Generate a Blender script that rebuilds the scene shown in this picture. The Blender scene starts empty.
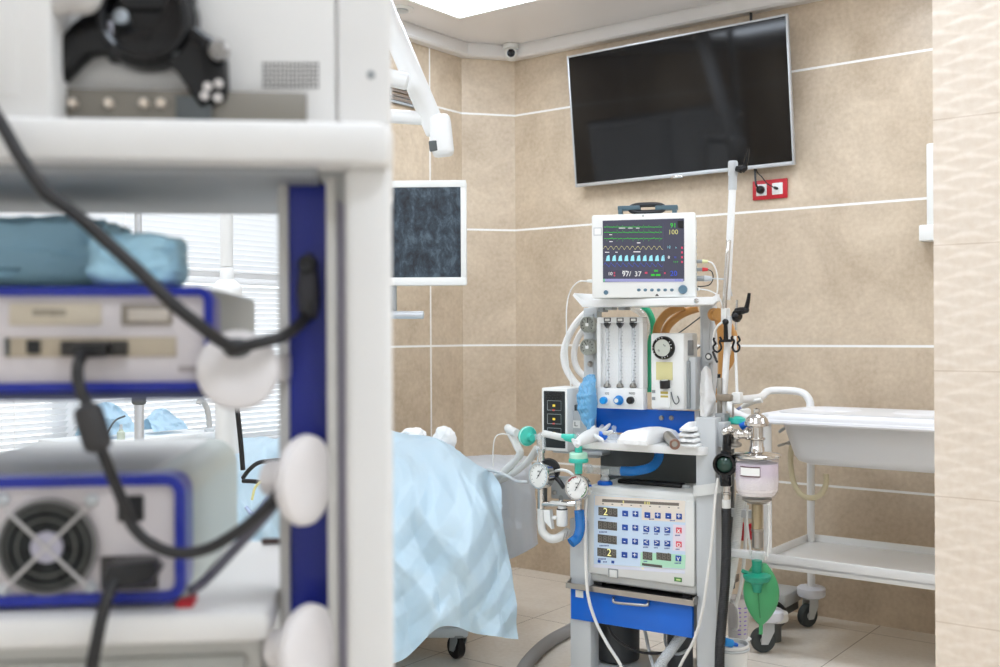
import bpy, bmesh, math, random
from mathutils import Vector, Matrix, noise
random.seed(7)
SC = bpy.context.scene
COL = SC.collection
PI = math.pi
FPX = 1060.0                      # focal length in pixels of the 1000 x 667 photograph
EYE = Vector((0, 0, 1.19))
ROLL = 0.005

# ------------------------------------------------------------------ frames and measuring
def frame(ox, oy, oz, deg):
    return Matrix.Translation((ox, oy, oz)) @ Matrix.Rotation(math.radians(-deg), 4, 'Z')
W0 = Matrix.Identity(4)
FW = frame(.081, 5.39, 0, 37.2)   # back wall: x along it, y into it
FC = frame(.449, 3.40, 0, 33)     # anaesthesia machine
FE = frame(-.095, .95, 0, -5.8)   # endoscopy trolley close to the lens
FM = frame(.449, 3.42, 0, 13)     # patient monitor

def ray(px, py):
    dx, dy = px - 500.0, 333.5 - py
    return Vector(((dx + ROLL * dy) / FPX, 1.0, (dy - ROLL * dx) / FPX))
def hit(F, px, py, val, axis=1):
    """the point of frame F's plane (axis = val) that the photograph shows at a pixel, in F's coordinates"""
    I = F.inverted()
    o = I @ EYE
    d = I.to_3x3() @ ray(px, py)
    t = (val - o[axis]) / d[axis]
    return o + d * t
def C(px, py, y): return hit(FC, px, py, y)
def E(px, py, y): return hit(FE, px, py, y)
def at(px, py, Y): return EYE + ray(px, py) * Y

# ------------------------------------------------------------------ mesh builder
class B:
    def __init__(s, F=W0):
        s.F, s.v, s.f, s.m = F, [], [], []
    def add(s, verts, faces, mi=0, M=None):
        n = len(s.v)
        s.v += [(M @ Vector(v)) if M is not None else Vector(v) for v in verts]
        s.f += [tuple(i + n for i in f) for f in faces]
        s.m += [mi] * len(faces)
        return s
    def bm(s, bm, mi=0, M=None):
        bm.verts.index_update()
        s.add([v.co.copy() for v in bm.verts], [[v.index for v in f.verts] for f in bm.faces], mi, M)
        bm.free()
        return s
    def box(s, lo, hi, bev=0, seg=2, mi=0, M=None):
        lo, hi = Vector(lo), Vector(hi)
        bm = bmesh.new()
        bmesh.ops.create_cube(bm, size=1)
        c, d = (lo + hi) / 2, hi - lo
        for v in bm.verts: v.co = Vector((v.co.x * abs(d.x) + c.x, v.co.y * abs(d.y) + c.y, v.co.z * abs(d.z) + c.z))
        if bev > 0:
            bev = min(bev, .49 * min(abs(x) for x in d))
            bmesh.ops.bevel(bm, geom=bm.edges[:], offset=bev, segments=seg, profile=.5, affect='EDGES')
        return s.bm(bm, mi, M)
    def prism(s, poly, axis, a, b, bev=0, mi=0, M=None):
        """polygon in the two other axes, swept from a to b along axis"""
        bm = bmesh.new()
        def P(p, t):
            q = [p[0], p[1]]; q.insert(axis, t); return q
        lo = [bm.verts.new(P(p, a)) for p in poly]; hi = [bm.verts.new(P(p, b)) for p in poly]
        n = len(poly)
        bm.faces.new(lo); bm.faces.new(hi[::-1])
        for i in range(n): bm.faces.new((lo[i], hi[i], hi[(i + 1) % n], lo[(i + 1) % n]))
        bmesh.ops.recalc_face_normals(bm, faces=bm.faces[:])
        if bev > 0:
            ed = [e for e in bm.edges if abs(e.verts[0].co[axis] - e.verts[1].co[axis]) < 1e-9]
            bmesh.ops.bevel(bm, geom=ed, offset=bev, segments=2, profile=.5, affect='EDGES')
        return s.bm(bm, mi, M)
    def lathe(s, prof, o=(0, 0, 0), ax=(0, 0, 1), seg=24, mi=0, M=None, cap=True):
        """profile [(radius, height)] turned about an axis"""
        o, ax = Vector(o), Vector(ax).normalized()
        u = ax.orthogonal().normalized(); w = ax.cross(u)
        vs, fs = [], []
        for r, h in prof:
            for k in range(seg):
                a = 2 * PI * k / seg
                vs.append(o + ax * h + (u * math.cos(a) + w * math.sin(a)) * max(r, 1e-5))
        for i in range(len(prof) - 1):
            for k in range(seg):
                k2 = (k + 1) % seg
                fs.append((i * seg + k, i * seg + k2, (i + 1) * seg + k2, (i + 1) * seg + k))
        n = len(prof) - 1
        if cap and prof[0][0] > 1e-4: fs.append(tuple(range(seg))[::-1])
        if cap and prof[-1][0] > 1e-4: fs.append(tuple(n * seg + k for k in range(seg)))
        return s.add(vs, fs, mi, M)
    def cyl(s, a, b, r, r2=None, seg=20, bev=0, mi=0):
        a, b = Vector(a), Vector(b); L = (b - a).length; r2 = r if r2 is None else r2
        if bev: p = [(r - bev, 0), (r - bev * .3, bev * .3), (r, bev), (r2, L - bev), (r2 - bev * .3, L - bev * .3), (r2 - bev, L)]
        else: p = [(r, 0), (r2, L)]
        return s.lathe(p, a, b - a, seg, mi)
    def ball(s, c, r, sc=(1, 1, 1), seg=16, mi=0):
        bm = bmesh.new(); bmesh.ops.create_uvsphere(bm, u_segments=seg, v_segments=max(6, seg // 2), radius=r)
        for v in bm.verts: v.co = Vector((v.co.x * sc[0] + c[0], v.co.y * sc[1] + c[1], v.co.z * sc[2] + c[2]))
        return s.bm(bm, mi)
    def sweep(s, P, R, seg=10, mi=0, cap=True):
        n = len(P); R = R if isinstance(R, (list, tuple)) else [R] * n
        T = [(P[min(i + 1, n - 1)] - P[max(i - 1, 0)]).normalized() for i in range(n)]
        u = T[0].orthogonal().normalized(); vs, fs = [], []
        for i in range(n):
            u = (u - T[i] * u.dot(T[i])).normalized(); w = T[i].cross(u)
            for k in range(seg):
                a = 2 * PI * k / seg
                vs.append(P[i] + (u * math.cos(a) + w * math.sin(a)) * R[i])
        for i in range(n - 1):
            for k in range(seg):
                k2 = (k + 1) % seg
                fs.append((i * seg + k, i * seg + k2, (i + 1) * seg + k2, (i + 1) * seg + k))
        if cap:
            fs.append(tuple(range(seg))[::-1]); fs.append(tuple((n - 1) * seg + k for k in range(seg)))
        return s.add(vs, fs, mi)
    def tube(s, pts, r, seg=10, n=8, mi=0, smooth=True):
        P = spline(pts, n) if smooth else [Vector(p) for p in pts]
        return s.sweep(P, r, seg, mi)
    def hose(s, pts, r, pitch=.006, amp=.12, seg=14, mi=0):
        """a corrugated hose: rings along a smooth path"""
        P = resample(spline(pts, 12), pitch / 2)
        return s.sweep(P, [r * (1 + (amp if i % 2 else -amp)) for i in range(len(P))], seg, mi)
    def ring(s, c, ax, R, r, seg=28, s2=8, mi=0, sq=1.0):
        c, ax = Vector(c), Vector(ax).normalized(); u = ax.orthogonal().normalized(); w = ax.cross(u)
        vs, fs = [], []
        for i in range(seg):
            a = 2 * PI * i / seg; d = u * math.cos(a) + w * math.sin(a)
            for k in range(s2):
                b = 2 * PI * k / s2
                vs.append(c + d * (R + r * math.cos(b)) + ax * r * math.sin(b) * sq)
        for i in range(seg):
            for k in range(s2):
                fs.append((i * s2 + k, ((i + 1) % seg) * s2 + k, ((i + 1) % seg) * s2 + (k + 1) % s2, i * s2 + (k + 1) % s2))
        return s.add(vs, fs, mi)
    def strip(s, pts, w, up, mi=0):
        """a thin flat ribbon along points, widened along 'up'"""
        up = Vector(up) * (w / 2); P = [Vector(p) for p in pts]
        vs = [p - up for p in P] + [p + up for p in P]; n = len(P)
        return s.add(vs, [(i, i + 1, n + i + 1, n + i) for i in range(n - 1)], mi)
    def text(s, txt, size, M, mi=0, ext=.0004, ax='CENTER'):
        cu = bpy.data.curves.new('lettering', 'FONT'); cu.body = txt; cu.size = size; cu.extrude = ext
        cu.align_x = ax; cu.align_y = 'CENTER'; cu.resolution_u = 3
        o = bpy.data.objects.new('lettering', cu); COL.objects.link(o)
        dg = bpy.context.evaluated_depsgraph_get(); me = bpy.data.meshes.new_from_object(o.evaluated_get(dg))
        s.add([v.co.copy() for v in me.vertices], [tuple(p.vertices) for p in me.polygons], mi, M)
        bpy.data.objects.remove(o); bpy.data.curves.remove(cu); bpy.data.meshes.remove(me)
        return s
    def build(s, name, mats, parent=None, label=None, sharp=38, flat=False):
        mats = mats if isinstance(mats, (list, tuple)) else [mats]
        wv = [s.F @ v for v in s.v]
        if parent is not None:
            I = world(parent).inverted(); lv = [I @ v for v in wv]; M = None
        else:
            n = len(wv); c = Vector(((min(v.x for v in wv) + max(v.x for v in wv)) / 2, (min(v.y for v in wv) + max(v.y for v in wv)) / 2, min(v.z for v in wv)))
            lv = [v - c for v in wv]; M = c
        me = bpy.data.meshes.new(name); me.from_pydata([tuple(v) for v in lv], [], s.f); me.update()
        for m in mats: me.materials.append(m)
        me.polygons.foreach_set('material_index', s.m)
        if not flat:
            me.polygons.foreach_set('use_smooth', [True] * len(me.polygons))
            me.set_sharp_from_angle(angle=math.radians(sharp))
        o = bpy.data.objects.new(name, me); COL.objects.link(o)
        if parent is not None: o.parent = parent
        else: o.location = M
        if label: o['label'] = label
        return o

def spline(pts, n=8):
    P = [Vector(p) for p in pts]
    if len(P) < 3: return [P[0].lerp(P[1], i / n) for i in range(n + 1)]
    out = []
    for i in range(len(P) - 1):
        a, b = P[i], P[i + 1]; p0 = P[i - 1] if i else a * 2 - b; p3 = P[i + 2] if i + 2 < len(P) else b * 2 - a
        for k in range(n):
            t = k / n
            out.append(.5 * ((2 * a) + (b - p0) * t + (2 * p0 - 5 * a + 4 * b - p3) * t * t + (3 * a - p0 - 3 * b + p3) * t ** 3))
    out.append(P[-1]); return out
def resample(P, step):
    L = [0.0]
    for i in range(1, len(P)): L.append(L[-1] + (P[i] - P[i - 1]).length)
    n = max(3, int(L[-1] / step)); out = []; j = 0
    for i in range(n + 1):
        d = L[-1] * i / n
        while j < len(L) - 2 and L[j + 1] < d: j += 1
        t = (d - L[j]) / max(1e-9, L[j + 1] - L[j]); out.append(P[j].lerp(P[j + 1], t))
    return out
def world(o):
    M = Matrix.Translation(o.location) @ o.rotation_euler.to_matrix().to_4x4()
    return world(o.parent) @ M if o.parent else M
def thing(name, label, cat, p, group=None):
    o = bpy.data.objects.new(name, None); COL.objects.link(o); o.location = p; o.empty_display_size = .05
    return tag(o, label, cat, group)
def tag(o, label, cat, group=None):
    o['label'] = label; o['category'] = cat
    if group: o['group'] = group
    return o
def struct(o): o['kind'] = 'structure'; return o
def dup(o, loc, label=None):
    r = o.copy(); COL.objects.link(r); r.location = loc
    if label: r['label'] = label
    for ch in list(o.children):
        c = ch.copy(); COL.objects.link(c); c.parent = r
        for g in list(ch.children):
            d = g.copy(); COL.objects.link(d); d.parent = c
    return r
def txtM(F, p, right=(1, 0, 0), up=(0, 0, 1)):
    """lettering plane at point p of a frame (used inside a builder of that frame)"""
    r, u = Vector(right).normalized(), Vector(up).normalized(); n = r.cross(u)
    M = Matrix.Identity(4)
    for i in range(3): M[i][0], M[i][1], M[i][2], M[i][3] = r[i], u[i], n[i], p[i]
    return M

# ------------------------------------------------------------------ materials
def lin(c):
    return tuple(((x / 255) / 12.92 if x / 255 <= .04045 else ((x / 255 + .055) / 1.055) ** 2.4) for x in c) + (1,)
def nodes(name):
    m = bpy.data.materials.new(name); m.use_nodes = True; t = m.node_tree
    return m, t, t.nodes['Principled BSDF'], t.nodes['Material Output']
def mat(name, c, rough=.45, metal=0, spec=.5, sss=0, coat=0, emit=0, bump=0, bscale=60, var=0, vscale=8):
    m, t, b, o = nodes(name)
    b.inputs['Base Color'].default_value = lin(c); b.inputs['Roughness'].default_value = rough
    b.inputs['Metallic'].default_value = metal; b.inputs['Specular IOR Level'].default_value = spec; b.inputs['Coat Weight'].default_value = coat
    if emit: b.inputs['Emission Color'].default_value = lin(c); b.inputs['Emission Strength'].default_value = emit
    co = t.nodes.new('ShaderNodeTexCoord')
    if var:
        n = t.nodes.new('ShaderNodeTexNoise'); n.inputs['Scale'].default_value = vscale; n.inputs['Detail'].default_value = 5
        t.links.new(co.outputs['Object'], n.inputs['Vector'])
        mx = t.nodes.new('ShaderNodeMix'); mx.data_type = 'RGBA'
        l = lin(c); mx.inputs[6].default_value = tuple(x * (1 - var) for x in l[:3]) + (1,); mx.inputs[7].default_value = tuple(min(1, x * (1 + var)) for x in l[:3]) + (1,)
        t.links.new(n.outputs['Fac'], mx.inputs[0]); t.links.new(mx.outputs[2], b.inputs['Base Color'])
    if bump:
        n = t.nodes.new('ShaderNodeTexNoise'); n.inputs['Scale'].default_value = bscale; n.inputs['Detail'].default_value = 3
        t.links.new(co.outputs['Object'], n.inputs['Vector'])
        bp = t.nodes.new('ShaderNodeBump'); bp.inputs['Strength'].default_value = bump; bp.inputs['Distance'].default_value = .004
        t.links.new(n.outputs['Fac'], bp.inputs['Height']); t.links.new(bp.outputs['Normal'], b.inputs['Normal'])
    return m
def emis(name, c, s):
    m, t, b, o = nodes(name); e = t.nodes.new('ShaderNodeEmission'); e.inputs[0].default_value = lin(c); e.inputs[1].default_value = s
    t.links.new(e.outputs[0], o.inputs[0]); return m
def clear(name, c, body=.35, rough=.12, trans=(1, 1, 1)):
    """thin see-through plastic or glass: part clear, part a pale glossy skin"""
    m, t, b, o = nodes(name); b.inputs['Base Color'].default_value = lin(c); b.inputs['Roughness'].default_value = rough
    tr = t.nodes.new('ShaderNodeBsdfTransparent'); tr.inputs[0].default_value = tuple(trans) + (1,)
    mx = t.nodes.new('ShaderNodeMixShader'); mx.inputs[0].default_value = body
    t.links.new(tr.outputs[0], mx.inputs[1]); t.links.new(b.outputs[0], mx.inputs[2]); t.links.new(mx.outputs[0], o.inputs[0]); return m
def cloth(name, c, tl=.35, rough=.6, bump=.25, bscale=40):
    """thin sheet: reflects and lets some light through"""
    m = mat(name, c, rough, bump=bump, bscale=bscale); t = m.node_tree; b = t.nodes['Principled BSDF']; o = t.nodes['Material Output']
    tr = t.nodes.new('ShaderNodeBsdfTranslucent'); tr.inputs[0].default_value = lin(c)
    mx = t.nodes.new('ShaderNodeMixShader'); mx.inputs[0].default_value = tl
    t.links.new(b.outputs[0], mx.inputs[1]); t.links.new(tr.outputs[0], mx.inputs[2]); t.links.new(mx.outputs[0], o.inputs[0]); return m

white = mat('white_enamel', (238, 238, 236), .35, var=.015)
whitep = mat('white_plastic', (236, 236, 232), .4)
offw = mat('off_white_casing', (226, 226, 222), .45)
lgrey = mat('light_grey_paint', (196, 199, 200), .4)
mgrey = mat('mid_grey_paint', (150, 153, 153), .45)
dgrey = mat('dark_grey_paint', (84, 88, 88), .5)
black = mat('black_plastic', (22, 22, 24), .3)
gloss = mat('black_gloss', (14, 14, 16), .15, spec=.4)
rubber = mat('black_rubber', (26, 26, 28), .55)
wheelg = mat('grey_rubber', (62, 68, 68), .6)
steel = mat('brushed_steel', (176, 172, 166), .3, metal=1)
chrome = mat('chrome', (215, 212, 208), .12, metal=1)
alu = mat('aluminium', (200, 203, 206), .38, metal=.6)
blue = mat('blue_enamel', (0, 100, 206), .35, var=.03)
navy = mat('navy_panel', (22, 40, 150), .3)
teal = mat('teal_plastic', (60, 196, 176), .35)
tealc = clear('clear_teal_plastic', (70, 205, 185), .8)
skyb = clear('clear_blue_hose', (20, 120, 200), .85, .25)
clr = clear('clear_plastic', (225, 232, 232), .3)
frost = clear('frosted_plastic', (238, 238, 234), .75, .35)
glass = clear('clear_glass', (235, 240, 240), .12, .03)
amber = clear('amber_rubber', (205, 150, 82), .9, .3)
lilac = clear('lilac_glass', (242, 240, 242), .14, .08, (1, .99, 1))
paper = mat('white_paper', (240, 240, 236), .7)
red = mat('red_plastic', (192, 24, 40), .4)
greenb = mat('green_rubber', (64, 150, 96), .45, bump=.15, bscale=90)
LAMP, SKY, EXPO = 14.3, 1.9, 0.0
SCREEN = mat('monitor_screen', (58, 58, 72), .12, emit=.55)
# ------------------------------------------------------------------ the room
def tile_mat(name, c1, c2, grout, pitch_h, off_h, ax=None, pitch_v=0, off_v=0, gw=.010, rough=.32, nscale=3.0):
    """stone-look tile; joints at a pitch along z (and, if asked, along a horizontal axis) of the object's own coordinates"""
    m, t, b, o = nodes(name); N = t.nodes.new; L = t.links.new
    co = N('ShaderNodeTexCoord'); sep = N('ShaderNodeSeparateXYZ'); L(co.outputs['Object'], sep.inputs[0])
    def joint(out, pitch, off):
        a = N('ShaderNodeMath'); a.operation = 'SUBTRACT'; L(out, a.inputs[0]); a.inputs[1].default_value = off - pitch * 20
        f = N('ShaderNodeMath'); f.operation = 'MODULO'; L(a.outputs[0], f.inputs[0]); f.inputs[1].default_value = pitch
        g = N('ShaderNodeMath'); g.operation = 'LESS_THAN'; L(f.outputs[0], g.inputs[0]); g.inputs[1].default_value = gw
        return g.outputs[0]
    j = joint(sep.outputs[pitch_h[0]], pitch_h[1], off_h)
    if pitch_v:
        j2 = joint(sep.outputs[ax], pitch_v, off_v); mx = N('ShaderNodeMath'); mx.operation = 'MAXIMUM'; L(j, mx.inputs[0]); L(j2, mx.inputs[1]); j = mx.outputs[0]
    n1 = N('ShaderNodeTexNoise'); n1.inputs['Scale'].default_value = nscale; n1.inputs['Detail'].default_value = 9; n1.inputs['Roughness'].default_value = .66; n1.inputs['Distortion'].default_value = .5
    L(co.outputs['Object'], n1.inputs['Vector'])
    n2 = N('ShaderNodeTexNoise'); n2.inputs['Scale'].default_value = 55; n2.inputs['Detail'].default_value = 4; L(co.outputs['Object'], n2.inputs['Vector'])
    r = N('ShaderNodeValToRGB'); r.color_ramp.elements[0].position = .3; r.color_ramp.elements[1].position = .7
    r.color_ramp.elements[0].color = lin(c1); r.color_ramp.elements[1].color = lin(c2); L(n1.outputs['Fac'], r.inputs[0])
    m2 = N('ShaderNodeMix'); m2.data_type = 'RGBA'; m2.blend_type = 'SOFT_LIGHT'; m2.inputs[0].default_value = .4; L(r.outputs[0], m2.inputs[6]); L(n2.outputs['Fac'], m2.inputs[7])
    m3 = N('ShaderNodeMix'); m3.data_type = 'RGBA'; L(j, m3.inputs[0]); L(m2.outputs[2], m3.inputs[6]); m3.inputs[7].default_value = lin(grout)
    L(m3.outputs[2], b.inputs['Base Color']); b.inputs['Roughness'].default_value = rough
    return m
def slab(name, F, lo, hi, m, origin=(0, 0, 0), bev=0):
    """a structure box whose own coordinates are those of frame F"""
    b = B().box(lo, hi, bev)
    o = b.build(name, m); o.location = (0, 0, 0)
    me = o.data; c = Vector(((lo[0] + hi[0]) / 2, (lo[1] + hi[1]) / 2, min(lo[2], hi[2])))
    for v in me.vertices: v.co += c
    o.matrix_world = F; return struct(o)
H = 2.64
LX, LY = -.172, -.216            # where the short corner wall meets the window wall
XR, YF = 4.25, -5.7
wtile = tile_mat('beige_wall_tile', (184, 165, 141), (218, 200, 176), (246, 244, 240), (2, .583), 1.126)
ltile = tile_mat('beige_wall_tile_joint', (184, 165, 141), (218, 200, 176), (246, 244, 240), (2, .583), 1.126, 1, 1.2, hit(FW, 430, 300, LX, 0).y)
plain = mat('pale_paint', (236, 235, 232), .5, var=.02, vscale=2)
ceilm = mat('ceiling_gloss_white', (240, 236, 234), .25)
ftile = tile_mat('floor_tile', (222, 212, 198), (238, 230, 218), (168, 158, 146), (0, .6), .02, 1, .6, -.13, .004, .22, 1.6)
slab('floor', FW, (-1.2, YF - .1, -.06), (XR + .1, .1, 0), ftile)
slab('ceiling', FW, (-1.2, YF - .1, H), (XR + .1, .1, H + .06), ceilm)
slab('wall_back', FW, (0, 0, 0), (XR, .12, H), wtile)
# short wall across the corner
bc = B(FW); bc.prism([(0, 0), (LX, LY), (LX - .1, LY), (LX - .1, .12), (0, .12)], 2, 0, H)
oc = struct(bc.build('wall_corner', wtile)); 
for v in oc.data.vertices: v.co += oc.location
oc.location = (0, 0, 0)
# window wall with one wide opening
wy1 = hit(FW, 322, 340, LX, 0).y; wy0 = wy1 - 2.3
wz0, wz1 = .74, 2.2
bl = B()
def quadbox(b, y0, y1, z0, z1): b.box((LX - .14, y0, z0), (LX, y1, z1))
quadbox(bl, wy1, LY, 0, H); quadbox(bl, YF, wy0, 0, H); quadbox(bl, wy0, wy1, 0, wz0); quadbox(bl, wy0, wy1, wz1, H)
ol = bl.build('wall_left', ltile); c = ol.location.copy()
for v in ol.data.vertices: v.co += c
ol.matrix_world = FW; struct(ol)
slab('wall_right', FW, (XR, YF, 0), (XR + .12, 0, H), plain)
slab('wall_front', FW, (LX, YF - .1, 0), (XR, YF, H), plain)
# tiled partition beside the camera view, with a relief of interlocking waves
PY = -1.69; PX = hit(FW, 934, 333, PY).x
cream = tile_mat('cream_wave_tile', (222, 207, 190), (227, 213, 197), (206, 188, 168), (2, .3), .194, 0, 0, 0, .003, .35, 2)
bp = B(); nx, nz = 56, 900; PW = .4
vs, fs = [], []
for i in range(nz + 1):
    z = H * i / nz
    for k in range(nx + 1):
        x = PW * k / nx
        h_ = .3 / 13; cw = math.cos(2 * PI * (x - .08) / .145) * .46
        q_ = (z - .194) / h_; k0 = math.floor(q_) - 1; t_ = 0; hh_ = 1
        for kk in (k0, k0 + 1, k0 + 2):
            lo_ = kk + (cw if kk % 2 else -cw); hi_ = kk + 1 + (-cw if kk % 2 else cw)
            if lo_ <= q_ < hi_: t_ = (q_ - lo_) / (hi_ - lo_); hh_ = hi_ - lo_
        vs.append((PX + x, PY - .0019 * hh_ * (t_ ** 1.3) * (.5 + .5 * math.cos(PI * min(1, max(0, (t_ - .6) / .4)))), z))
fs = [(i * (nx + 1) + k, i * (nx + 1) + k + 1, (i + 1) * (nx + 1) + k + 1, (i + 1) * (nx + 1) + k) for i in range(nz) for k in range(nx)]
bp.add(vs, fs); bp.box((PX, PY + .001, 0), (PX + PW, PY + .16, H)); bp.box((PX + PW, PY, 0), (XR, PY + .16, H))
op = bp.build('wall_partition', cream, sharp=80); c = op.location.copy()
for v in op.data.vertices: v.co += c
op.matrix_world = FW; struct(op)
# white cornice
corn = mat('cornice_white', (232, 229, 226), .4)
for nm, pl in (('trim_1', [(XR, 0), (0, 0), (LX, LY), (LX, YF)]),):
    prof = [(0, 2.573), (.045, 2.573), (.055, 2.582), (.055, 2.63), (.05, 2.64), (0, 2.64)]
    b = B(FW); pts = [Vector((p[0], p[1], 0)) for p in pl]; vs = []
    for i, p in enumerate(pts):
        d0 = (pts[i] - pts[i - 1]).normalized() if i else (pts[1] - pts[0]).normalized()
        d1 = (pts[i + 1] - pts[i]).normalized() if i < len(pts) - 1 else d0
        n0, n1 = Vector((-d0.y, d0.x, 0)), Vector((-d1.y, d1.x, 0)); nn = (n0 + n1); nn = nn / max(.2, nn.dot(n0))
        for q, z in prof: vs.append(p + nn * q + Vector((0, 0, z)))
    k = len(prof)
    b.add(vs, [(i * k + j, i * k + (j + 1) % k, (i + 1) * k + (j + 1) % k, (i + 1) * k + j) for i in range(len(pts) - 1) for j in range(k)])
    struct(b.build(nm, corn, flat=True))

# windows: two sashes with panes, each with its own blind
wframe = mat('window_frame_white', (238, 238, 238), .35)
pane = clear('window_glass', (235, 240, 242), .06, .02)
slatm = cloth('blind_slat', (240, 241, 242), .3, .45, 0)
mid = (wy0 + wy1) / 2
for n, (a, b_) in enumerate(((wy0, mid), (mid, wy1)), 1):
    w = struct(B(FW).box((LX - .11, a, wz0), (LX - .06, a + .05, wz1)).box((LX - .11, b_ - .05, wz0), (LX - .06, b_, wz1)).box((LX - .11, a + .05, wz0), (LX - .06, b_ - .05, wz0 + .05))
        .box((LX - .11, a + .05, wz1 - .05), (LX - .06, b_ - .05, wz1)).box((LX - .11, a + .05, 1.40), (LX - .06, b_ - .05, 1.45)).build('window_%d' % n, wframe))
    g = B(FW).box((LX - .088, a + .045, wz0 + .045), (LX - .084, b_ - .045, wz1 - .045)).build('pane', pane, w)
    for zz0, zz1, nm in ((wz0 + .02, 1.415, 'lower'), (1.435, wz1 - .02, 'upper')):
        t = thing('window_blind', '%s white slatted window blind %s' % (nm, 'nearer the short corner wall' if n == 2 else 'farther from the short corner wall'), 'blind', FW @ Vector((LX - .03, (a + b_) / 2, zz0)), 'white window blinds')
        B(FW).box((LX - .045, a + .01, zz1 - .025), (LX - .015, b_ - .01, zz1), .003).build('head_rail', wframe, t)
        B(FW).box((LX - .043, a + .01, zz0), (LX - .017, b_ - .01, zz0 + .012), .003).build('bottom_rail', wframe, t)
        s = B(FW); z = zz0 + .024
        while z < zz1 - .03:
            s.add([(LX - .041, a + .012, z - .009), (LX - .030, a + .012, z + .0035), (LX - .019, a + .012, z + .009),
                   (LX - .041, b_ - .012, z - .009), (LX - .030, b_ - .012, z + .0035), (LX - .019, b_ - .012, z + .009)], [(0, 1, 4, 3), (1, 2, 5, 4)]); z += .021
        s.build('slat_panel', slatm, t)
        s = B(FW)
        for q in (.18, .82): s.cyl((LX - .016, a + (b_ - a) * q, zz0), (LX - .016, a + (b_ - a) * q, zz1), .0012, seg=6)
        s.build('ladder_cord', whitep, t)

# ceiling lamps
lampm = emis('lamp_diffuser', (230, 241, 255), LAMP)
lamp0 = None
for gx in (.124, 1.72, 3.3):
    for gy in (-.594, -2.2, -3.8):
        p = Vector((gx + .3, gy - .3, H))
        if lamp0 is None:
            t = lamp0 = thing('ceiling_lamp', 'square white ceiling lamp panel nearest the television corner', 'lamp', FW @ (p - Vector((0, 0, .02))), 'square ceiling lamps')
            F2 = FW @ Matrix.Translation(p)
            f = B(F2)
            for sx in (-1, 1): f.box((sx * .3 - .008, -.3, -.012), (sx * .3 + .008, .3, 0)); f.box((-.292, sx * .3 - .008, -.012), (.292, sx * .3 + .008, 0))
            f.build('frame', whitep, t); B(F2).box((-.29, -.29, -.009), (.29, .29, -.002)).build('diffuser', lampm, t)
        else:
            dup(lamp0, FW @ (p - Vector((0, 0, .02))), 'square white ceiling lamp panel over the rest of the room')

# ------------------------------------------------------------------ things on the back wall
tb = [hit(FW, 576.5, 187, -.055), hit(FW, 793, 165.5, -.055)]; tt = [hit(FW, 567, 57, -.125), hit(FW, 790, 12.5, -.125)]
x0 = (tb[0].x + tt[0].x) / 2; x1 = (tb[1].x + tt[1].x) / 2; z0 = (tb[0].z + tb[1].z) / 2; z1 = (tt[0].z + tt[1].z) / 2
TW, TH = x1 - x0, math.hypot(z1 - z0, .07)
print('TV', TW, TH, [tuple(round(q, 3) for q in v) for v in tb + tt])
FT = FW @ Matrix.Translation(((x0 + x1) / 2, -.055, z0)) @ Matrix.Rotation(math.atan2(.07, z1 - z0), 4, 'X')
tv = thing('television', 'large black flat television tilted down high on the beige tiled wall', 'television', FT.translation)
hw = TW / 2
scr = mat('television_screen', (7, 7, 9), .07, spec=.36)
B(FT).box((-hw + .008, .0, .008), (hw - .008, .028, TH - .008), .004).box((-hw + .12, .02, .05), (hw - .12, .055, TH * .55), .012).build('back_casing', black, tv)
b = B(FT); e = .009
b.box((-hw, -.008, 0), (-hw + e, .012, TH), .002).box((hw - e, -.008, 0), (hw, .012, TH), .002).box((-hw + e, -.008, TH - e), (hw - e, .012, TH), .002).box((-hw + e, -.008, 0), (hw - e, .012, .016), .002)
b.build('bezel', alu, tv)
B(FT).box((-hw + e, -.004, .016), (hw - e, .004, TH - e)).build('screen', scr, tv)
B(FT).box((-.03, -.011, -.006), (.03, .004, .006), .004).build('emblem_bar', chrome, tv)
B(FT).box((-.2, .03, TH * .3), (.2, .075, TH * .8), .004).build('wall_bracket', dgrey, tv)
p = hit(FW, 751, 19, -.02)
tag(B(FW).tube([p + Vector((0, 0, -.03)), p, p + Vector((.002, -.006, .03)), p + Vector((.006, -.02, .045)), p + Vector((.01, -.012, .05))], .006).box(p + Vector((-.006, -.012, .035)), p + Vector((.014, -.03, .048)), .003).build('cable', black),
    'short black cable sticking up above the television at the cornice', 'cable')
# socket
s0, s1 = hit(FW, 753.5, 201, 0), hit(FW, 788, 178, 0)
so = thing('wall_socket', 'double wall socket with a red frame below the television', 'socket', FW @ Vector(((s0.x + s1.x) / 2, 0, s0.z)))
zz = (s0.z + s1.z) / 2; hh = .042; wd = s1.x - s0.x
B(FW).box((s0.x, -.012, zz - hh), (s1.x, 0, zz + hh), .004).build('frame', red, so)
cx = [s0.x + wd * .27, s0.x + wd * .73]
for k, x in enumerate(cx):
    ins = B(FW).box((x - .024, -.016, zz - .025), (x + .024, -.004, zz + .025), .003).build('insert', whitep, so)
    if k == 0: B(FW).lathe([(.019, 0), (.019, .002), (.016, .0025), (.015, -.006), (0, -.006)], (x, -.016, zz), (0, -1, 0)).build('socket_well', lgrey, ins)
tag(B(FW).lathe([(.017, 0), (.017, .02), (.012, .03), (.006, .034)], (cx[0], -.012, zz), (0, -1, 0)).tube([(cx[0], -.04, zz), (cx[0] - .004, -.06, zz + .02), (cx[0] - .012, -.05, zz + .06), (cx[0] - .018, -.04, zz + .11), (cx[0] - .018, -.03, zz + .16)], .0045).build('power_plug', black),
    'round black power plug and lead in the red framed socket', 'plug')
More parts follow.
